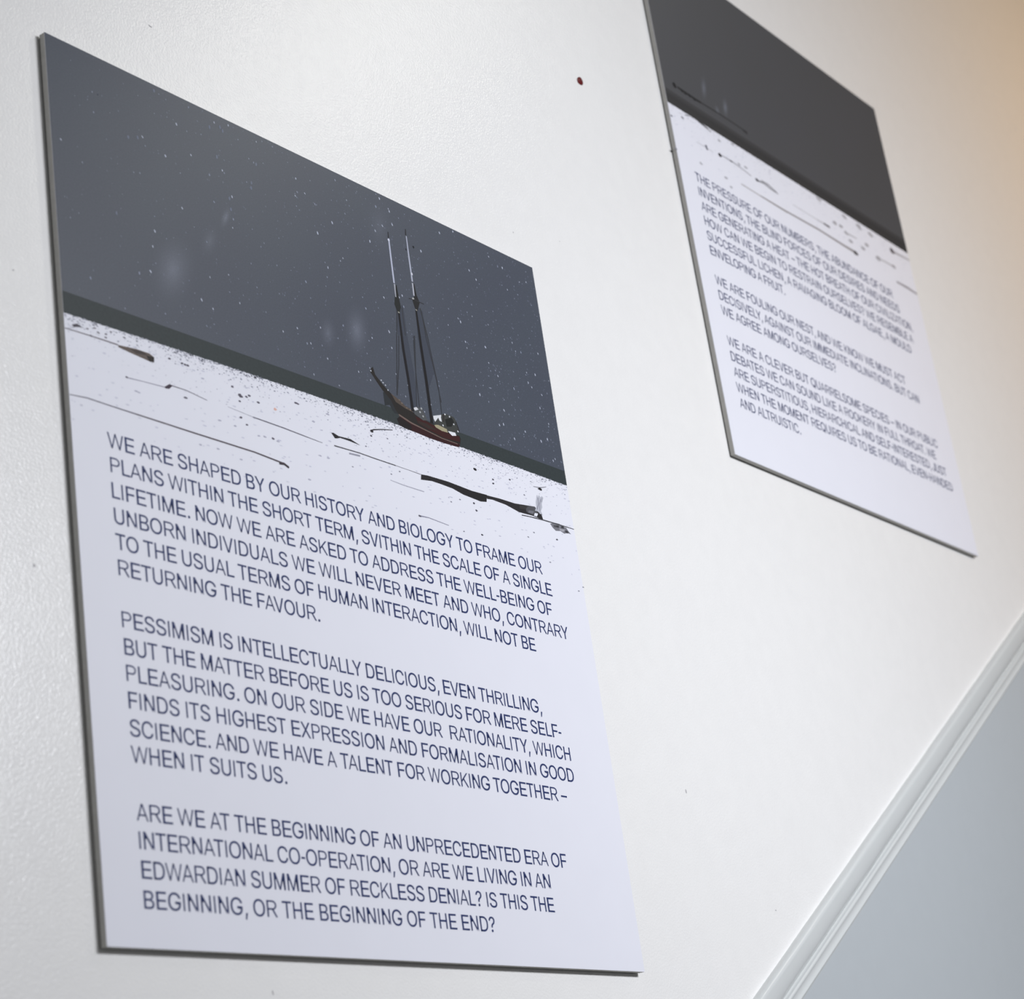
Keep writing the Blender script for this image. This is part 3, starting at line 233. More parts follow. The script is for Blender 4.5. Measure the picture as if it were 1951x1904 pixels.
GL['K'] = quads([(64, 4), (120, 4), (120, 504), (64, 504)], [(114, 158), (114, 236), (378, 504), (446, 504)], [(192, 264), (236, 306), (462, 4), (394, 4)])
GL['P'] = quads(*bowl(266))
GL['R'] = quads(*(bowl(268)+[[(236, 232), (294, 240), (430, 4), (368, 4)]]))
GL['W'] = quads([(16, 504), (72, 504), (214, 4), (162, 4)], [(162, 4), (214, 4), (368, 504), (320, 504)], [(670, 504), (614, 504), (472, 4), (524, 4)], [(524, 4), (472, 4), (318, 504), (366, 504)])
GL['Z'] = quads([(44, 504), (395, 504), (395, 455), (44, 455)], [(40, 4), (399, 4), (399, 53), (40, 53)], [(40, 50), (106, 50), (395, 458), (329, 458)])
def glyph_box(ch):
    v = IBAR[0] if ch == 'I' else GL[ch][1]
    return min(q[0] for q in v), max(q[0] for q in v)
def text_line(ink_, text, x0, x1, y):
    """one line of capitals, its ink running from x0 to x1, base line at y"""
    e = CAP/0.714/1000
    xs = []; cur = 0; nsp = 0
    for k, ch in enumerate(text):
        if ch == ' ': cur += 225; nsp += 1; xs.append(None); continue
        xs.append(cur); cur += ADV[ch]+KERN.get(text[k:k+2], 0)-22
    def bearing(ch): return {'A': 15, 'V': 15, 'W': 12, 'Y': 15, 'T': 22, 'X': 20, 'O': 38, 'C': 42, 'G': 42, 'Q': 38, 'S': 46, 'U': 76, 'I': 92, 'M': 74, 'J': 16, '.': 90, ',': 90, '?': 50, '-': 45, '–': 20, 'Z': 25}.get(ch, 78)
    def rb(ch): return {'E': 38, 'F': 28, 'R': 20, 'P': 42, 'B': 42, 'D': 42, 'K': 4, 'L': 20, 'H': 78, 'N': 76}.get(ch, bearing(ch))
    first, last = text[0], text[-1]
    nat = (xs[-1]+ADV[last]-rb(last)) - (xs[0]+bearing(first))
    want = (x1-x0)/e
    diff = want-nat                       # spread the difference over letters and word spaces
    unit = diff/(len(text)-1+1*nsp) if len(text) > 1 else 0
    off = 0; base = -(xs[0]+bearing(first))
    for k, ch in enumerate(text):
        if ch == ' ': off += 2*unit; continue
        vs, fs = IBAR if ch == 'I' else GL[ch][1:]
        g0, g1 = glyph_box(ch); lo, hi = bearing(ch), ADV[ch]-rb(ch)
        if ch in '.,': sx = 1.45; lo2 = lo
        elif ch == 'I': sx = 88/54; lo2 = lo
        else: sx = (hi-lo)/(g1-g0); lo2 = lo
        i = len(ink_.v); sl = ink_.slot(M_INK)
        for (vx, vy) in vs:
            X = x0+e*(xs[k]+base+off+lo2+(vx-g0)*sx); Y = y+(vy-4)/500*CAP
            ink_.v.append(tuple(w2b(X, Y, INKZ*3)))
        for f in fs: ink_.f.append([i+q for q in f]); ink_.m.append(sl)
        off += unit
INKZ = 0.00006

# ------------------------------------------------------------------ the two panels
PR = json.loads(r'''{"polys":{"0":[["schooner",[74,79,90],[[56254,-16374],[57812,-15720],[57850,-20049],[55958,-20605]]],["schooner",[74,79,90],[[60387,-14925],[61773,-15381],[61968,-18837],[60024,-19409]]],["schooner",[74,79,90],[[55951,-20642],[57843,-20085],[58217,-25124],[57975,-30181],[57101,-30409],[56792,-26366],[56957,-20346]]],["schooner",[74,79,90],[[60017,-19446],[61961,-18874],[62764,-24210],[62244,-24354],[60753,-26991],[60694,-30404],[60312,-30502]]],["schooner",[42,44,44],[[56861,-13042],[57026,-13121],[57158,-14700],[57298,-16227],[56828,-17153],[56373,-17032],[56043,-16092],[56505,-14206]]],["schooner",[42,42,44],[[60636,-11662],[60814,-11694],[60997,-13322],[61436,-14248],[60729,-15700],[60281,-15486],[59944,-14358],[60458,-13580]]],["schooner",[50,54,58],[[51396,-29752],[52725,-29396],[53917,-30492],[53859,-32081],[53146,-32182],[52397,-31222],[51418,-31560]]],["schooner",[44,40,38],[[49340,-27501],[49527,-27076],[50022,-26648],[50280,-27655],[51581,-28709],[52936,-29506],[54438,-30188],[55506,-30741],[56985,-31025],[58910,-31535],[61145,-31809],[63390,-32176],[66017,-32033],[66213,-32411],[65973,-33152],[64629,-33353],[62200,-33231],[57490,-32732],[54071,-32192],[53467,-31686],[52764,-30464],[51427,-29578],[50352,-28546]]],["schooner",[58,24,28],[[53489,-32836],[54039,-32365],[56316,-32696],[59812,-33068],[62788,-33339],[65941,-33244],[65535,-33768],[62673,-33915],[59641,-33947],[57283,-33823],[54940,-33788],[53809,-33620]]],["schooner",[36,28,30],[[53489,-32836],[53901,-32483],[55150,-32661],[56250,-33045],[56120,-33741],[54940,-33788],[53809,-33620]]],["schooner",[66,28,28],[[57242,-31543],[58902,-31579],[61127,-31898],[63372,-32265],[65989,-32168],[66006,-32931],[62824,-33162],[59864,-32804],[57682,-32350]]],["schooner",[60,48,44],[[57624,-32030],[59421,-31993],[61388,-32422],[59898,-32627],[57914,-32374]]],["schooner",[92,82,74],[[52936,-29506],[54470,-30013],[55538,-30566],[56678,-30770],[56976,-31069],[55473,-30916],[53689,-30469]]],["schooner",[88,90,92],[[57030,-30469],[57875,-30081],[58855,-29952],[59391,-30908],[59696,-31503],[58759,-31699],[57184,-31224]]],["schooner",[205,206,210],[[57038,-30425],[57750,-30114],[58121,-30353],[57400,-30708]]],["schooner",[70,72,70],[[60833,-30622],[62876,-29842],[63485,-29557],[65278,-29567],[65786,-30123],[66166,-31312],[64894,-32056],[63426,-31997],[61145,-31809]]],["schooner",[214,216,220],[[60978,-30500],[62737,-29921],[62593,-30340],[62661,-30917],[62182,-30870],[62013,-30489],[61250,-31276],[61018,-30913]]],["schooner",[158,152,130],[[60971,-31769],[61801,-31559],[63479,-31729],[63630,-32200],[62394,-32255],[61220,-32043]]],["schooner",[34,36,36],[[63379,-30395],[64866,-29758],[65261,-30257],[64591,-31110],[63551,-31371]]],["schooner",[222,224,228],[[63684,-31933],[65192,-31811],[65361,-32195],[64448,-32422],[64001,-32193]]],["driftwood",[38,36,40],[[40594,-37928],[40997,-37847],[41877,-38050],[44007,-37909],[45749,-38335],[43823,-38225],[42111,-38223],[41553,-38437],[41150,-38518]]],["driftwood",[44,42,44],[[56896,-39528],[58132,-39384],[62243,-39289],[67006,-39479],[70166,-39352],[69880,-40384],[68600,-40601],[64995,-40415],[62978,-40053],[60633,-39976],[58885,-39971],[56696,-40270]]],["driftwood",[50,48,50],[[70091,-39410],[72936,-39260],[76122,-39233],[80628,-38721],[81380,-39303],[82125,-40334],[79787,-40193],[76837,-40315],[74064,-39867],[71255,-39774],[70076,-39909]]],["driftwood",[92,92,96],[[78414,-39093],[80628,-38721],[81083,-39579],[79818,-40059],[78549,-39908]]],["driftwood",[180,182,192],[[81585,-36785],[81743,-37092],[82064,-36722],[82258,-37022],[82689,-36755],[82976,-36950],[82411,-37908],[82381,-38449],[81930,-39079],[82252,-39670],[81594,-39512],[81088,-39280],[80519,-39317],[81010,-38638],[81032,-37995]]],["driftwood",[66,64,64],[[77092,-39211],[79074,-39056],[78285,-39648],[77128,-39749]]],["driftwood",[120,120,126],[[79115,-39576],[80290,-39451],[80033,-39844],[78860,-39968]]],["driftwood",[225,226,235],[[80400,-39682],[81177,-39601],[80792,-40107],[80132,-40119]]],["driftwood",[50,48,50],[[81161,-39668],[81927,-39505],[82160,-40327],[81243,-40287]]],["driftwood",[124,124,130],[[83679,-40520],[84844,-40149],[85868,-40107],[86350,-40350],[87370,-40353],[87749,-40749],[88273,-41115],[87392,-41080],[86712,-41347],[85884,-41131],[84757,-41320],[84106,-40964]]],["driftwood",[88,88,92],[[84330,-40598],[85740,-40348],[85311,-40715],[84536,-40854]]],["driftwood",[158,158,164],[[85628,-40799],[87003,-40730],[86493,-41135],[85728,-41078]]],["driftwood",[104,94,88],[[7369,-36022],[9918,-35760],[11843,-35738],[12503,-36028],[12442,-36613],[11744,-36703],[9003,-36462],[7345,-36274]]],["driftwood",[42,36,34],[[11373,-36137],[12506,-35992],[12438,-36649],[11740,-36740]]],["driftwood",[74,66,64],[[9047,-36010],[10767,-35780],[11594,-36074],[9864,-36303]]],["driftwood",[84,80,88],[[994,-35511],[1721,-35173],[2503,-35439],[1792,-35531],[1275,-35736]]],["driftwood",[70,58,72],[[13635,-39251],[14458,-38674],[14957,-38716],[14393,-39275],[13839,-39372]]],["driftwood",[64,56,64],[[30794,-44084],[31676,-43858],[32504,-44214],[32370,-44466],[31628,-44200],[30885,-44301]]],["driftwood",[72,66,78],[[25201,-36917],[25671,-36920],[25859,-37293],[25378,-37365]]]],"1":[["driftwood",[74,74,78],[[5489,-35127],[6453,-34953],[8292,-34932],[10464,-34640],[12900,-35046],[13493,-35393],[11907,-35223],[9243,-34839],[6899,-34989],[5376,-35344]]]]},"lines":{"0":[["schooner",[60,62,68],[[55638,-20734,125,174],[54108,-29443,121,170]]],["schooner",[60,62,68],[[56077,-20605,125,174],[55253,-25100,124,172],[54170,-29426,122,169]]],["schooner",[60,62,68],[[59374,-19635,127,178],[58597,-25019,125,175],[57804,-30142,122,174]]],["schooner",[60,62,68],[[59118,-19710,127,177],[58641,-24152,125,175],[58369,-29994,123,174]]],["schooner",[60,62,68],[[62091,-18836,128,181],[62451,-22045,127,180],[62786,-24722,127,180],[62946,-26402,125,180],[62876,-29842,125,179]]],["schooner",[60,62,68],[[61700,-18951,128,181],[62634,-24246,126,180],[63105,-28075,125,180]]],["schooner",[62,64,70],[[56373,-17032,127,175],[55638,-20734,125,174]]],["schooner",[60,62,66],[[61340,-15072,146,203],[62091,-18836,144,204]]],["schooner",[60,62,66],[[61511,-15461,129,181],[61765,-18932,128,181]]],["schooner",[64,66,72],[[57489,-16168,128,176],[57463,-20197,126,175]]],["schooner",[45,45,52],[[56691,-5390,132,178],[56610,-6311,181,245]]],["schooner",[50,48,52],[[60506,-3669,134,183],[60406,-4609,167,228]]],["schooner",[176,180,198],[[56645,-6389,214,289],[56587,-9253,228,310],[56547,-12923,226,308]]],["schooner",[170,174,190],[[60484,-4718,134,183],[60434,-8157,215,295],[60467,-11449,213,294]]],["schooner",[160,162,170],[[56598,-13039,209,286],[56515,-14945,144,197]]],["schooner",[172,174,185],[[60449,-11677,213,294],[60402,-13553,195,270]]],["schooner",[58,58,62],[[59221,-14319,129,179],[60295,-14116,130,180],[62309,-14199,130,182]]],["schooner",[30,28,34],[[56710,-17130,270,373],[56630,-22223,360,501],[56849,-26579,370,520],[56904,-30931,395,561]]],["schooner",[28,26,30],[[60430,-15691,258,359],[60433,-20827,365,514],[60559,-25638,391,555],[60538,-31670,429,617]]],["schooner",[118,102,96],[[53965,-32136,196,274],[55190,-32443,256,362],[56316,-32696,211,300],[58639,-32943,167,239],[62182,-33320,138,200],[65374,-33340,108,159]]],["schooner",[48,48,52],[[65655,-30157,156,228],[66147,-31402,157,228]]],["schooner",[52,46,44],[[63282,-29653,155,224],[63048,-30819,155,224]]],["driftwood",[70,68,74],[[47973,-35913,218,303],[48582,-35544,161,223],[50170,-35107,132,185],[52338,-34643,89,125]]],["driftwood",[84,82,88],[[40858,-39525,154,211],[45355,-39397,129,178],[48038,-39454,130,181],[52020,-39473,131,186]]],["driftwood",[120,118,126],[[52020,-39473,66,93],[54679,-39504,66,95],[56892,-39549,89,127]]],["driftwood",[150,150,160],[[43465,-39908,213,292],[45426,-39766,214,297]]],["driftwood",[140,140,150],[[81681,-37213,112,174],[81606,-38083,112,173],[81112,-39041,112,173]]],["driftwood",[146,146,156],[[82258,-37300,96,150],[81858,-38135,96,149],[81686,-39131,96,148]]],["driftwood",[150,150,160],[[82629,-37004,81,125],[82325,-37713,80,125]]],["driftwood",[75,74,78],[[77345,-40626,141,217],[78735,-40500,125,195],[82230,-40312,159,248]]],["driftwood",[82,82,86],[[82230,-40312,175,273],[85428,-40241,160,253],[89196,-40193,97,155]]],["driftwood",[120,120,126],[[81012,-35714,64,99],[82542,-35563,129,200],[84056,-35115,65,101]]],["driftwood",[165,165,178],[[50647,-41708,72,102],[53122,-41830,102,145],[57028,-41822,117,170]]],["driftwood",[140,140,154],[[55411,-45359,187,272],[57282,-45237,101,149],[61145,-45454,74,108]]],["driftwood",[112,104,110],[[7,-36183,99,115],[3663,-36062,126,148],[7369,-36022,153,182]]],["driftwood",[84,78,86],[[3467,-35981,189,222],[3657,-36133,188,222]]],["driftwood",[150,148,160],[[8070,-39614,126,152],[10614,-39422,76,93],[13635,-39251,103,127]]],["driftwood",[112,108,118],[[14885,-38771,117,144],[16981,-38757,91,113],[20078,-39132,65,83]]],["driftwood",[104,100,112],[[29,-43759,85,99],[2417,-43525,122,145],[5636,-43589,123,148],[9142,-43616,150,183]]],["driftwood",[82,72,80],[[9142,-43616,150,183],[17747,-43694,180,228],[26899,-43721,185,243],[31655,-44010,202,268]]],["driftwood",[165,164,176],[[23294,-39064,46,60],[27251,-39317,68,87]]],["driftwood",[95,92,104],[[27251,-39317,122,157],[32313,-39419,136,181],[36020,-39579,111,148],[38796,-39689,56,75]]]],"1":[["far_breakwater",[34,34,38],[[3412,-29947,604,948],[3934,-30233,605,951]]],["far_breakwater",[44,44,46],[[4557,-30045,485,763],[10261,-30149,564,901],[12155,-30058,492,790]]],["far_breakwater",[60,60,62],[[12155,-30058,369,593],[16930,-29921,373,606],[20561,-29864,326,534],[26441,-29909,305,506]]],["far_breakwater",[50,50,52],[[26153,-30023,380,632],[27729,-30151,636,1061]]],["driftwood",[150,150,154],[[15898,-39240,193,318],[19398,-39140,268,445],[22948,-39405,197,328],[25784,-39739,198,333]]],["driftwood",[112,112,118],[[18655,-39203,366,605],[19491,-39221,366,607]]],["driftwood",[186,186,192],[[7690,-39751,119,191],[10005,-39709,120,193],[13039,-39686,121,197]]],["driftwood",[140,140,144],[[27342,-39897,446,756],[30066,-39630,274,467],[32753,-39906,325,559],[35267,-40034,176,304]]],["driftwood",[168,166,166],[[21223,-43033,242,406],[27102,-43070,245,418],[37353,-43091,326,568]]],["driftwood",[150,147,148],[[28051,-43052,320,545],[36958,-42958,376,655],[49485,-42520,437,784],[59138,-42619,525,963],[64149,-42565,662,1229]]],["driftwood",[150,150,154],[[29369,-39312,300,508],[32023,-39283,376,643],[34798,-39829,202,347]]],["driftwood",[180,180,184],[[40346,-40357,127,222],[47791,-40362,129,229],[52283,-40251,312,561]]],["driftwood",[106,104,108],[[51968,-40235,390,702],[54356,-40301,522,945]]],["driftwood",[170,168,172],[[82121,-36284,502,957],[89257,-35814,368,711]]],["driftwood",[156,154,158],[[80164,-43580,464,891],[84731,-43433,632,1230],[89149,-43543,499,979]]],["driftwood",[176,176,180],[[60882,-39131,399,729],[65682,-38856,215,396]]],["driftwood",[180,180,184],[[73441,-40390,326,613],[80800,-40108,413,790]]]]},"dots":{"0":[["schooner",[205,208,222],56602,-6627,222,246],["schooner",[205,206,216],60585,-10298,159,214],["schooner",[165,165,165],60127,-14036,225,130],["schooner",[150,148,140],60505,-15593,180,105],["schooner",[150,148,140],56722,-17081,175,104],["schooner",[38,38,46],61708,-5976,195,209],["schooner",[48,46,54],60038,-6853,114,166],["schooner",[120,110,102],54470,-30013,191,91],["schooner",[120,110,102],55736,-30764,193,91],["schooner",[120,110,102],56421,-30878,194,91],["schooner",[120,110,102],54881,-30321,191,91],["schooner",[165,168,170],58712,-30073,164,138],["schooner",[165,168,170],58359,-30669,163,138],["schooner",[165,168,170],58869,-31126,164,137],["schooner",[205,207,212],64436,-29740,158,125],["schooner",[205,207,212],65818,-31485,160,124],["schooner",[205,207,212],65122,-30634,159,125],["schooner",[205,207,212],63523,-29676,158,124],["schooner",[205,207,212],62812,-31388,156,124],["schooner",[172,176,184],51335,-28153,136,121],["schooner",[172,176,184],51635,-28403,136,121],["schooner",[172,176,184],52057,-28621,136,121],["schooner",[172,176,184],52416,-29188,136,121],["schooner",[172,176,184],49534,-27364,134,121],["driftwood",[38,36,40],48240,-35787,303,190],["driftwood",[70,70,74],87288,-40951,384,192],["driftwood",[70,70,74],85339,-40602,379,192],["driftwood",[70,70,74],86453,-40478,382,193],["driftwood",[38,36,40],82493,-35768,400,209],["driftwood",[92,92,102],55550,-45368,252,130],["driftwood",[46,44,50],68318,-36173,345,201],["driftwood",[80,80,90],67889,-45328,226,120],["driftwood",[80,80,90],67419,-42123,226,121],["driftwood",[80,80,90],75786,-35918,241,127],["driftwood",[80,80,90],72008,-36780,234,124],["driftwood",[80,80,90],71948,-37336,234,124],["driftwood",[80,80,90],67103,-41173,227,121],["driftwood",[80,80,90],48009,-36493,201,116],["driftwood",[80,80,90],84708,-42607,251,127],["driftwood",[135,135,145],51100,-36103,165,81],["driftwood",[135,135,145],55010,-34999,169,82],["driftwood",[135,135,145],46769,-38184,160,79],["driftwood",[135,135,145],52656,-40112,166,80],["driftwood",[135,135,145],50966,-40855,164,79],["driftwood",[135,135,145],64118,-45637,177,81],["driftwood",[135,135,145],62281,-42020,176,82],["driftwood",[135,135,145],43799,-41552,156,78],["driftwood",[135,135,145],64217,-41275,178,82],["driftwood",[135,135,145],78628,-37481,195,88],["driftwood",[135,135,145],79533,-42644,194,86],["driftwood",[135,135,145],82268,-46291,197,85],["driftwood",[135,135,145],87987,-49323,203,86],["driftwood",[135,135,145],89243,-48570,205,86],["driftwood",[135,135,145],78080,-43567,193,85],["driftwood",[130,126,134],5679,-35243,195,114],["driftwood",[130,126,134],5663,-35648,195,114],["driftwood",[130,126,134],8315,-34870,199,116],["driftwood",[130,126,134],3115,-35360,192,113],["driftwood",[130,126,134],4164,-34979,193,114],["driftwood",[130,126,134],6447,-34754,197,115],["driftwood",[130,126,134],4640,-35376,194,114],["driftwood",[110,106,116],8200,-39561,183,114],["driftwood",[110,108,118],16763,-39705,292,117],["driftwood",[220,172,158],31138,-37333,270,151],["driftwood",[100,96,108],25413,-37099,242,122],["driftwood",[100,96,108],25686,-37174,243,121],["driftwood",[100,96,108],26489,-36997,245,122],["driftwood",[100,96,108],27002,-36713,245,122],["driftwood",[100,96,108],24339,-36322,240,122],["driftwood",[100,96,108],28371,-37202,247,122],["driftwood",[100,96,108],25314,-37859,242,121],["driftwood",[100,96,108],34858,-35571,259,126],["driftwood",[100,96,108],35157,-35588,260,126],["driftwood",[100,96,108],30227,-41233,249,121],["driftwood",[100,96,108],26140,-40551,243,120],["driftwood",[100,96,108],25288,-39875,241,120],["driftwood",[100,96,108],17116,-35584,229,119],["driftwood",[100,96,108],17517,-35598,230,119],["driftwood",[100,96,108],14800,-35519,225,118],["driftwood",[100,96,108],16673,-35565,228,118],["driftwood",[176,176,192],9412,-40876,230,88],["driftwood",[176,176,192],9827,-40938,231,89],["driftwood",[176,176,192],1535,-44578,215,84],["driftwood",[176,176,192],19700,-36582,250,93],["driftwood",[176,176,192],21770,-41135,252,92],["driftwood",[176,176,192],27913,-41475,262,94],["driftwood",[176,176,192],28887,-41343,264,95],["driftwood",[176,176,192],31058,-41360,269,95],["driftwood",[176,176,192],39547,-41437,285,98],["driftwood",[176,176,192],38135,-41472,282,97],["driftwood",[176,176,192],18386,-44890,244,90],["driftwood",[176,176,192],21102,-44725,249,91],["driftwood",[176,176,192],35822,-45033,276,95],["driftwood",[176,176,192],24602,-45168,255,92],["driftwood",[176,176,192],37644,-37225,282,98],["driftwood",[176,176,192],40344,-35577,289,99],["driftwood",[176,176,192],24185,-41190,256,92],["snowflake",[116,122,136],32457,-4429,162,277],["snowflake",[116,122,136],8658,-19577,134,244],["snowflake",[116,122,136],25622,-6012,154,270],["snowflake",[116,122,136],26690,-1561,157,275],["snowflake",[116,122,136],27084,-1913,157,275],["snowflake",[116,122,136],24863,-2286,155,272],["snowflake",[116,122,136],27138,-12621,154,266],["snowflake",[116,122,136],31247,-7424,160,274],["snowflake",[116,122,136],31052,-8218,160,272],["snowflake",[116,122,136],27071,-11093,155,266],["snowflake",[116,122,136],11378,-8866,138,255],["snowflake",[116,122,136],16112,-836,145,266],["snowflake",[116,122,136],12849,-8358,141,257]],"1":[["far_breakwater",[34,34,38],3673,-30126,683,604],["far_breakwater",[38,38,42],5892,-30139,575,365],["far_breakwater",[38,38,42],6997,-30260,578,365],["far_breakwater",[38,38,42],8398,-30189,582,366],["far_breakwater",[38,38,42],9780,-30201,586,367],["driftwood",[52,50,58],15355,-39447,596,435],["driftwood",[118,118,128],10809,-39369,389,288],["driftwood",[118,118,128],10959,-39841,389,287],["driftwood",[135,135,142],520,-37413,408,236],["driftwood",[135,135,142],4227,-36277,415,238],["driftwood",[135,135,142],-197,-44145,403,231],["driftwood",[172,172,178],13277,-35333,593,243],["driftwood",[172,172,178],16176,-36230,600,245],["driftwood",[172,172,178],21001,-35085,614,248],["driftwood",[172,172,178],21948,-38757,615,246],["driftwood",[172,172,178],24358,-38508,622,248],["driftwood",[172,172,178],7716,-43996,573,235],["driftwood",[172,172,178],17131,-45184,598,239],["driftwood",[172,172,178],15944,-43759,594,239],["driftwood",[86,86,92],27742,-39823,589,322],["driftwood",[88,86,88],63708,-42658,981,529],["driftwood",[98,92,96],81395,-36300,1061,557],["driftwood",[166,165,170],57074,-38365,958,397],["driftwood",[166,165,170],59407,-38279,967,398],["driftwood",[166,165,170],61225,-39104,974,399],["driftwood",[166,165,170],69773,-38847,1010,405],["driftwood",[166,165,170],67623,-40307,1000,402],["driftwood",[166,165,170],62474,-40531,978,399],["driftwood",[166,165,170],74004,-40296,1026,408],["driftwood",[166,165,170],80430,-40135,1053,413],["driftwood",[166,165,170],73505,-40647,1024,406],["driftwood",[166,165,170],62087,-35336,981,403],["driftwood",[166,165,170],67498,-35286,1003,408],["driftwood",[166,165,170],68025,-35658,1005,408],["driftwood",[166,165,170],72525,-35593,1024,411],["driftwood",[166,165,170],52091,-34984,940,396]]},"edges":{"0":{"top":[[-200,-31815],[11000,-31709],[22200,-31626],[33400,-31566],[44600,-31529],[55800,-31515],[67000,-31525],[78200,-31557],[89400,-31613]],"shore":[[-200,-34405],[11000,-34149],[22200,-33944],[33400,-33790],[44600,-33688],[55800,-33636],[67000,-33635],[78200,-33685],[89400,-33787]]},"1":{"top":[[-200,-32598],[11000,-32513],[22200,-32428],[33400,-32343],[44600,-32257],[55800,-32172],[67000,-32087],[78200,-32002],[89400,-31916]],"shore":[[-200,-34808],[11000,-34739],[22200,-34670],[33400,-34601],[44600,-34532],[55800,-34463],[67000,-34394],[78200,-34325],[89400,-34256]]}}}''')
W = 0.89216
def interp(pts, x):
    for a, b in zip(pts, pts[1:]):
        if x <= b[0] or b is pts[-1]: return a[1]+(b[1]-a[1])*(x-a[0])/(b[0]-a[0])
def panel(ox, oy, b, label, paras, seed):
    random.seed(seed)
    root = bpy.data.objects.new('information_panel', None); SC.collection.objects.link(root)
    root.location = w2b(ox, oy, 0)
    root['label'] = label; root['category'] = 'panel'; root['group'] = 'information panels on the stairwell wall'
    bm = bmesh.new(); box(bm, 0, W, -1, 0, -.0082, -.0006); link('board_core', bm, M_CORE, root)['label'] = 'plain grey board edge'
    bm = bmesh.new(); box(bm, .0010, W-.008, -.9998, -.003, WZ+.0002, -.0082); link('backing', bm, M_BACK, root)
    bm = bmesh.new(); box(bm, 0, W, -1, 0, -.0006, 0); face_ = link('printed_face', bm, M_PAPER, root)
    face_['label'] = 'white print sheet with a photograph on top and navy capitals below'
    E = PR['edges'][str(b)]
    top = [(x/1e5, y/1e5) for x, y in E['top']]; sh = [(x/1e5, y/1e5) for x, y in E['shore']]
    # sky
    s = Ink(); n = 60
    xs = [W*i/n for i in range(n+1)]
    for a, c in zip(xs, xs[1:]): s.poly([(a, interp(top, a)), (c, interp(top, c)), (c, 0), (a, 0)], M_SKY[b], INKZ)
    s.build('sky_print', face_)['label'] = 'dark slate printed sky full of falling snow'
    # sea with a ragged snowy shore
    s = Ink(); n = 420; xs = [W*i/n for i in range(n+1)]
    rag = [0.0009*mnoise.noise(Vector((x*160, seed, 0)))+0.0007*mnoise.noise(Vector((x*420, seed, 5)))-(0.0000) for x in xs]
    for i in range(n):
        a, c = xs[i], xs[i+1]
        s.poly([(a, interp(sh, a)+rag[i]), (c, interp(sh, c)+rag[i+1]), (c, interp(top, c)), (a, interp(top, a))], M_SEA[b], INKZ)
    if b == 0:
        for i in range(5):      # soft horizon: sparse bands of intermediate tone
            pass
    else:
        for j, cc in enumerate(((73, 73, 75), (68, 68, 70), (63, 63, 65), (58, 58, 60))):
            h0, h1 = .0040*(2-j), .0040*(1-j)
            for a, c in zip(xs[::6], xs[6::6]): s.poly([(a, interp(top, a)+h1), (c, interp(top, c)+h1), (c, interp(top, c)+h0), (a, interp(top, a)+h0)], ink(cc), INKZ*1.5)
    s.build('sea_print', face_)
    # beach specks close to the shore line
    s = Ink(); tones = [(138, 140, 152), (168, 170, 182), (196, 198, 211)] if b == 0 else [(160, 160, 164), (176, 176, 182), (190, 190, 196)]
    for i in range(2600 if b == 0 else 900):
        x = random.uniform(.001, W-.001); d = random.expovariate(1/.006) if random.random() < .8 else random.uniform(0, .05)
        dens = .35+.9*max(0, mnoise.noise(Vector((x*7, 2.2, seed)))+.35)
        if random.random() > dens: continue
        y = interp(sh, x)-d+.0006
        if y < -.42: continue
        r = random.uniform(.0003, .0011)*(1 if d < .02 else .8)
        s.dot(x, y, r*1.5, r*.7, ink(tones[min(2, int(random.random()*3*(.6+d*30)))]), INKZ*2, n=5)
    for i in range(260):
        x = random.uniform(.001, W-.001); y = -.355-random.random()**1.5*.12
        if b == 1 and y < -.43: continue
        s.dot(x, y, random.uniform(.0008, .0032), random.uniform(.0004, .0009), ink((196, 197, 212)), INKZ*2, n=6)
    o = s.build('pebble_print', face_); o['kind'] = 'stuff'
    # snowflakes
    s = Ink(); ft = [(100, 105, 118), (118, 123, 138), (142, 148, 164), (176, 182, 198)] if b == 0 else [(84, 84, 88), (90, 90, 94)]
    for i in range(3800 if b == 0 else 120):
        x = random.uniform(.002, W-.002); y = -random.random()*.31-.003
        if random.random() > .16+.84*x/W: continue
        k = random.random(); r = random.uniform(.0004, .0009)*(1 if k < .93 else 1.8)
        c = ft[0] if k < .45 else ft[1] if k < .75 else ft[min(2, len(ft)-1)] if k < .94 else ft[-1]
        s.dot(x, y, r*.8, r*1.5, ink(c), INKZ*1.6, n=5, tilt=random.uniform(.1, .7))
    o = s.build('snowflake_print', face_); o['kind'] = 'stuff'
    # traced shapes of the photograph
    lab = {'schooner_print': 'two-masted sailing ship with red-brown hull', 'far_breakwater_print': 'thin dark row of posts on the water'}
    parts = {}; cnt = [0]; zc = [0]
    def get(nm, flat):
        zc[0] += 1
        if nm == 'driftwood' and not flat: cnt[0] += 1; key = ('driftwood_print', cnt[0])
        elif nm in ('driftwood', 'snowflake'): key = ('stone_print' if nm == 'driftwood' else 'snowflake_print', 0)
        else: key = (nm+'_print', 0)
        return parts.setdefault(key, Ink()), INKZ*(2.2+.008*zc[0])
    for nm, col, pts in PR['polys'][str(b)]: q, z = get(nm, False); q.poly([(x/1e5, y/1e5) for x, y in pts], ink(col), z)
    for nm, col, pts in PR['lines'][str(b)]: q, z = get(nm, False); q.line([(a/1e5, c/1e5, d/1e5, e/1e5) for a, c, d, e in pts], ink(col), z)
    for nm, col, x, y, rx, ry in PR['dots'][str(b)]: q, z = get(nm, True); q.dot(x/1e5, y/1e5, max(rx, 60)/1e5, max(ry, 60)/1e5, ink(col), z, n=8)
    for (nm, _k), q in parts.items():
        o = q.build(nm, face_)
        bm = bmesh.new(); bm.from_mesh(o.data); bmesh.ops.triangulate(bm, faces=[f for f in bm.faces if len(f.verts) > 4])
        bmesh.ops.remove_doubles(bm, verts=bm.verts, dist=1e-7); bm.to_mesh(o.data); bm.free()
        if nm in lab: o['label'] = lab[nm]
        if nm in ('stone_print', 'snowflake_print'): o['kind'] = 'stuff'
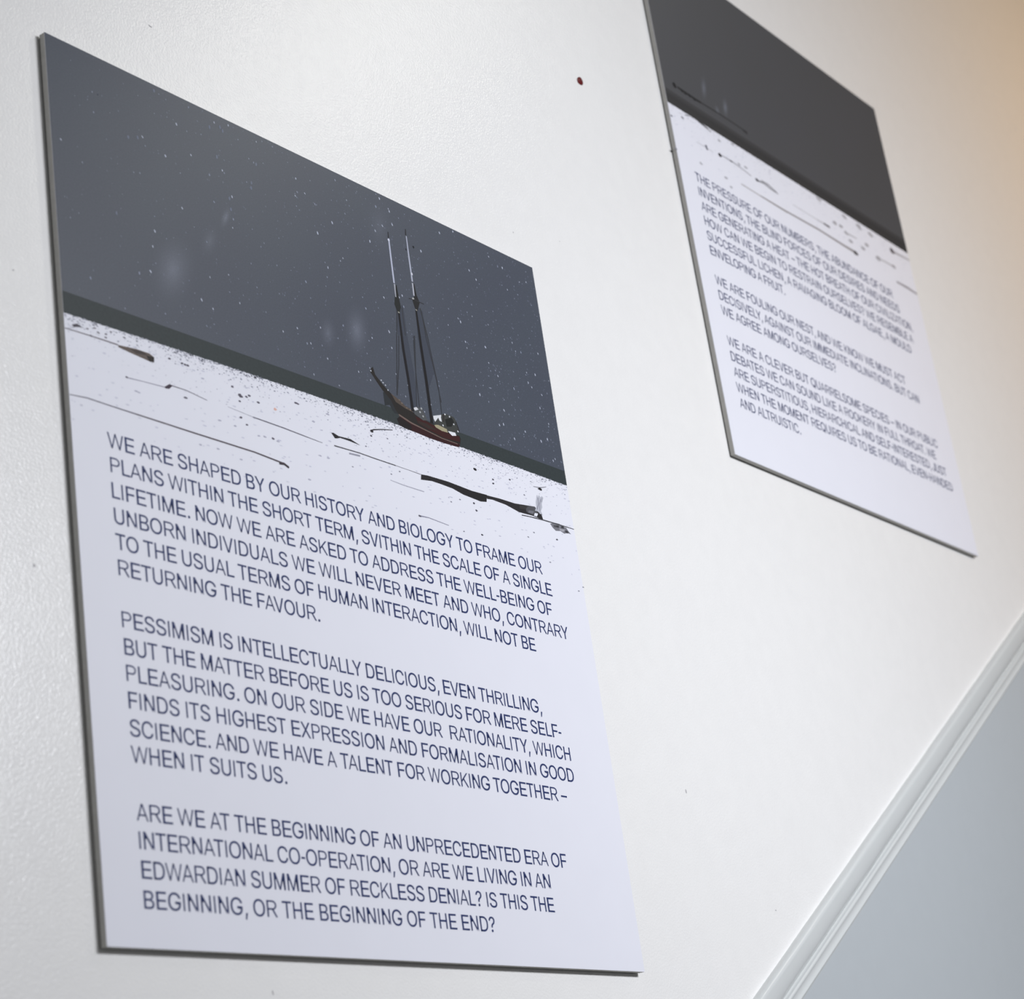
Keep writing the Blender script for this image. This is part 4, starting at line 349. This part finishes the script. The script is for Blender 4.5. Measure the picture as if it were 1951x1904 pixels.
    for lines in paras:
        s = Ink()
        for (t, x0, x1, y) in lines: text_line(s, t, x0, x1, y)
        s.build('text_paragraph', root)
    return root
A = [[("WE ARE SHAPED BY OUR HISTORY AND BIOLOGY TO FRAME OUR", .0478, .8010, -.4845),
      ("PLANS WITHIN THE SHORT TERM, SVITHIN THE SCALE OF A SINGLE", .0492, .8160, -.5123),
      ("LIFETIME. NOW WE ARE ASKED TO ADDRESS THE WELL-BEING OF", .0485, .8093, -.5408),
      ("UNBORN INDIVIDUALS WE WILL NEVER MEET AND WHO, CONTRARY", .0492, .8385, -.5687),
      ("TO THE USUAL TERMS OF HUMAN INTERACTION, WILL NOT BE", .0486, .7600, -.5968),
      ("RETURNING THE FAVOUR.", .0494, .3480, -.6250)],
     [("PESSIMISM IS INTELLECTUALLY DELICIOUS, EVEN THRILLING,", .0490, .7515, -.6804),
      ("BUT THE MATTER BEFORE US IS TOO SERIOUS FOR MERE SELF-", .0495, .7880, -.7088),
      ("PLEASURING. ON OUR SIDE WE HAVE OUR  RATIONALITY, WHICH", .0496, .8008, -.7364),
      ("FINDS ITS HIGHEST EXPRESSION AND FORMALISATION IN GOOD", .0496, .8010, -.7644),
      ("SCIENCE. AND WE HAVE A TALENT FOR WORKING TOGETHER –", .0487, .7790, -.7926),
      ("WHEN IT SUITS US.", .0480, .2665, -.8194)],
     [("ARE WE AT THE BEGINNING OF AN UNPRECEDENTED ERA OF", .0490, .7570, -.8770),
      ("INTERNATIONAL CO-OPERATION, OR ARE WE LIVING IN AN", .0497, .7165, -.9048),
      ("EDWARDIAN SUMMER OF RECKLESS DENIAL? IS THIS THE", .0500, .7175, -.9333),
      ("BEGINNING, OR THE BEGINNING OF THE END?", .0502, .5950, -.9622)]]
ys = [-.4838-.0281*i for i in range(16)]
B = [[("THE PRESSURE OF OUR NUMBERS, THE ABUNDANCE OF OUR", .0478, .7665, ys[0]),
      ("INVENTIONS, THE BLIND FORCES OF OUR DESIRES AND NEEDS", .0492, .7830, ys[1]),
      ("ARE GENERATING A HEAT – THE HOT BREATH OF OUR CIVILIZATION.", .0487, .8260, ys[2]),
      ("HOW CAN WE BEGIN TO RESTRAIN OURSELVES? WE RESEMBLE A", .0497, .8165, ys[3]),
      ("SUCCESSFUL LICHEN, A RAVAGING BLOOM OF ALGAE, A MOULD", .0487, .7960, ys[4]),
      ("ENVELOPING A FRUIT.", .0492, .2950, ys[5])],
     [("WE ARE FOULING OUR NEST, AND WE KNOW WE MUST ACT", .0475, .7330, ys[7]),
      ("DECISIVELY, AGAINST OUR IMMEDIATE INCLINATIONS. BUT CAN", .0492, .7780, ys[8]),
      ("WE AGREE AMONG OURSELVES?", .0480, .4370, ys[9])],
     [("WE ARE A CLEVER BUT QUARRELSOME SPECIES – IN OUR PUBLIC", .0480, .8165, ys[11]),
      ("DEBATES WE CAN SOUND LIKE A ROOKERY IN FULL THROAT. WE", .0492, .7970, ys[12]),
      ("ARE SUPERSTITIOUS, HIERARCHICAL AND SELF-INTERESTED, JUST", .0490, .8290, ys[13]),
      ("WHEN THE MOMENT REQUIRES US TO BE RATIONAL, EVEN-HANDED", .0480, .8430, ys[14]),
      ("AND ALTRUISTIC.", .0488, .2450, ys[15])]]
panel(0, 0, 0, 'lower nearer white text panel showing a two-masted ship in falling snow', A, 11)
panel(1.38923, 0.82871, 1, 'higher farther white text panel showing an empty dark sea without any ship', B, 23)
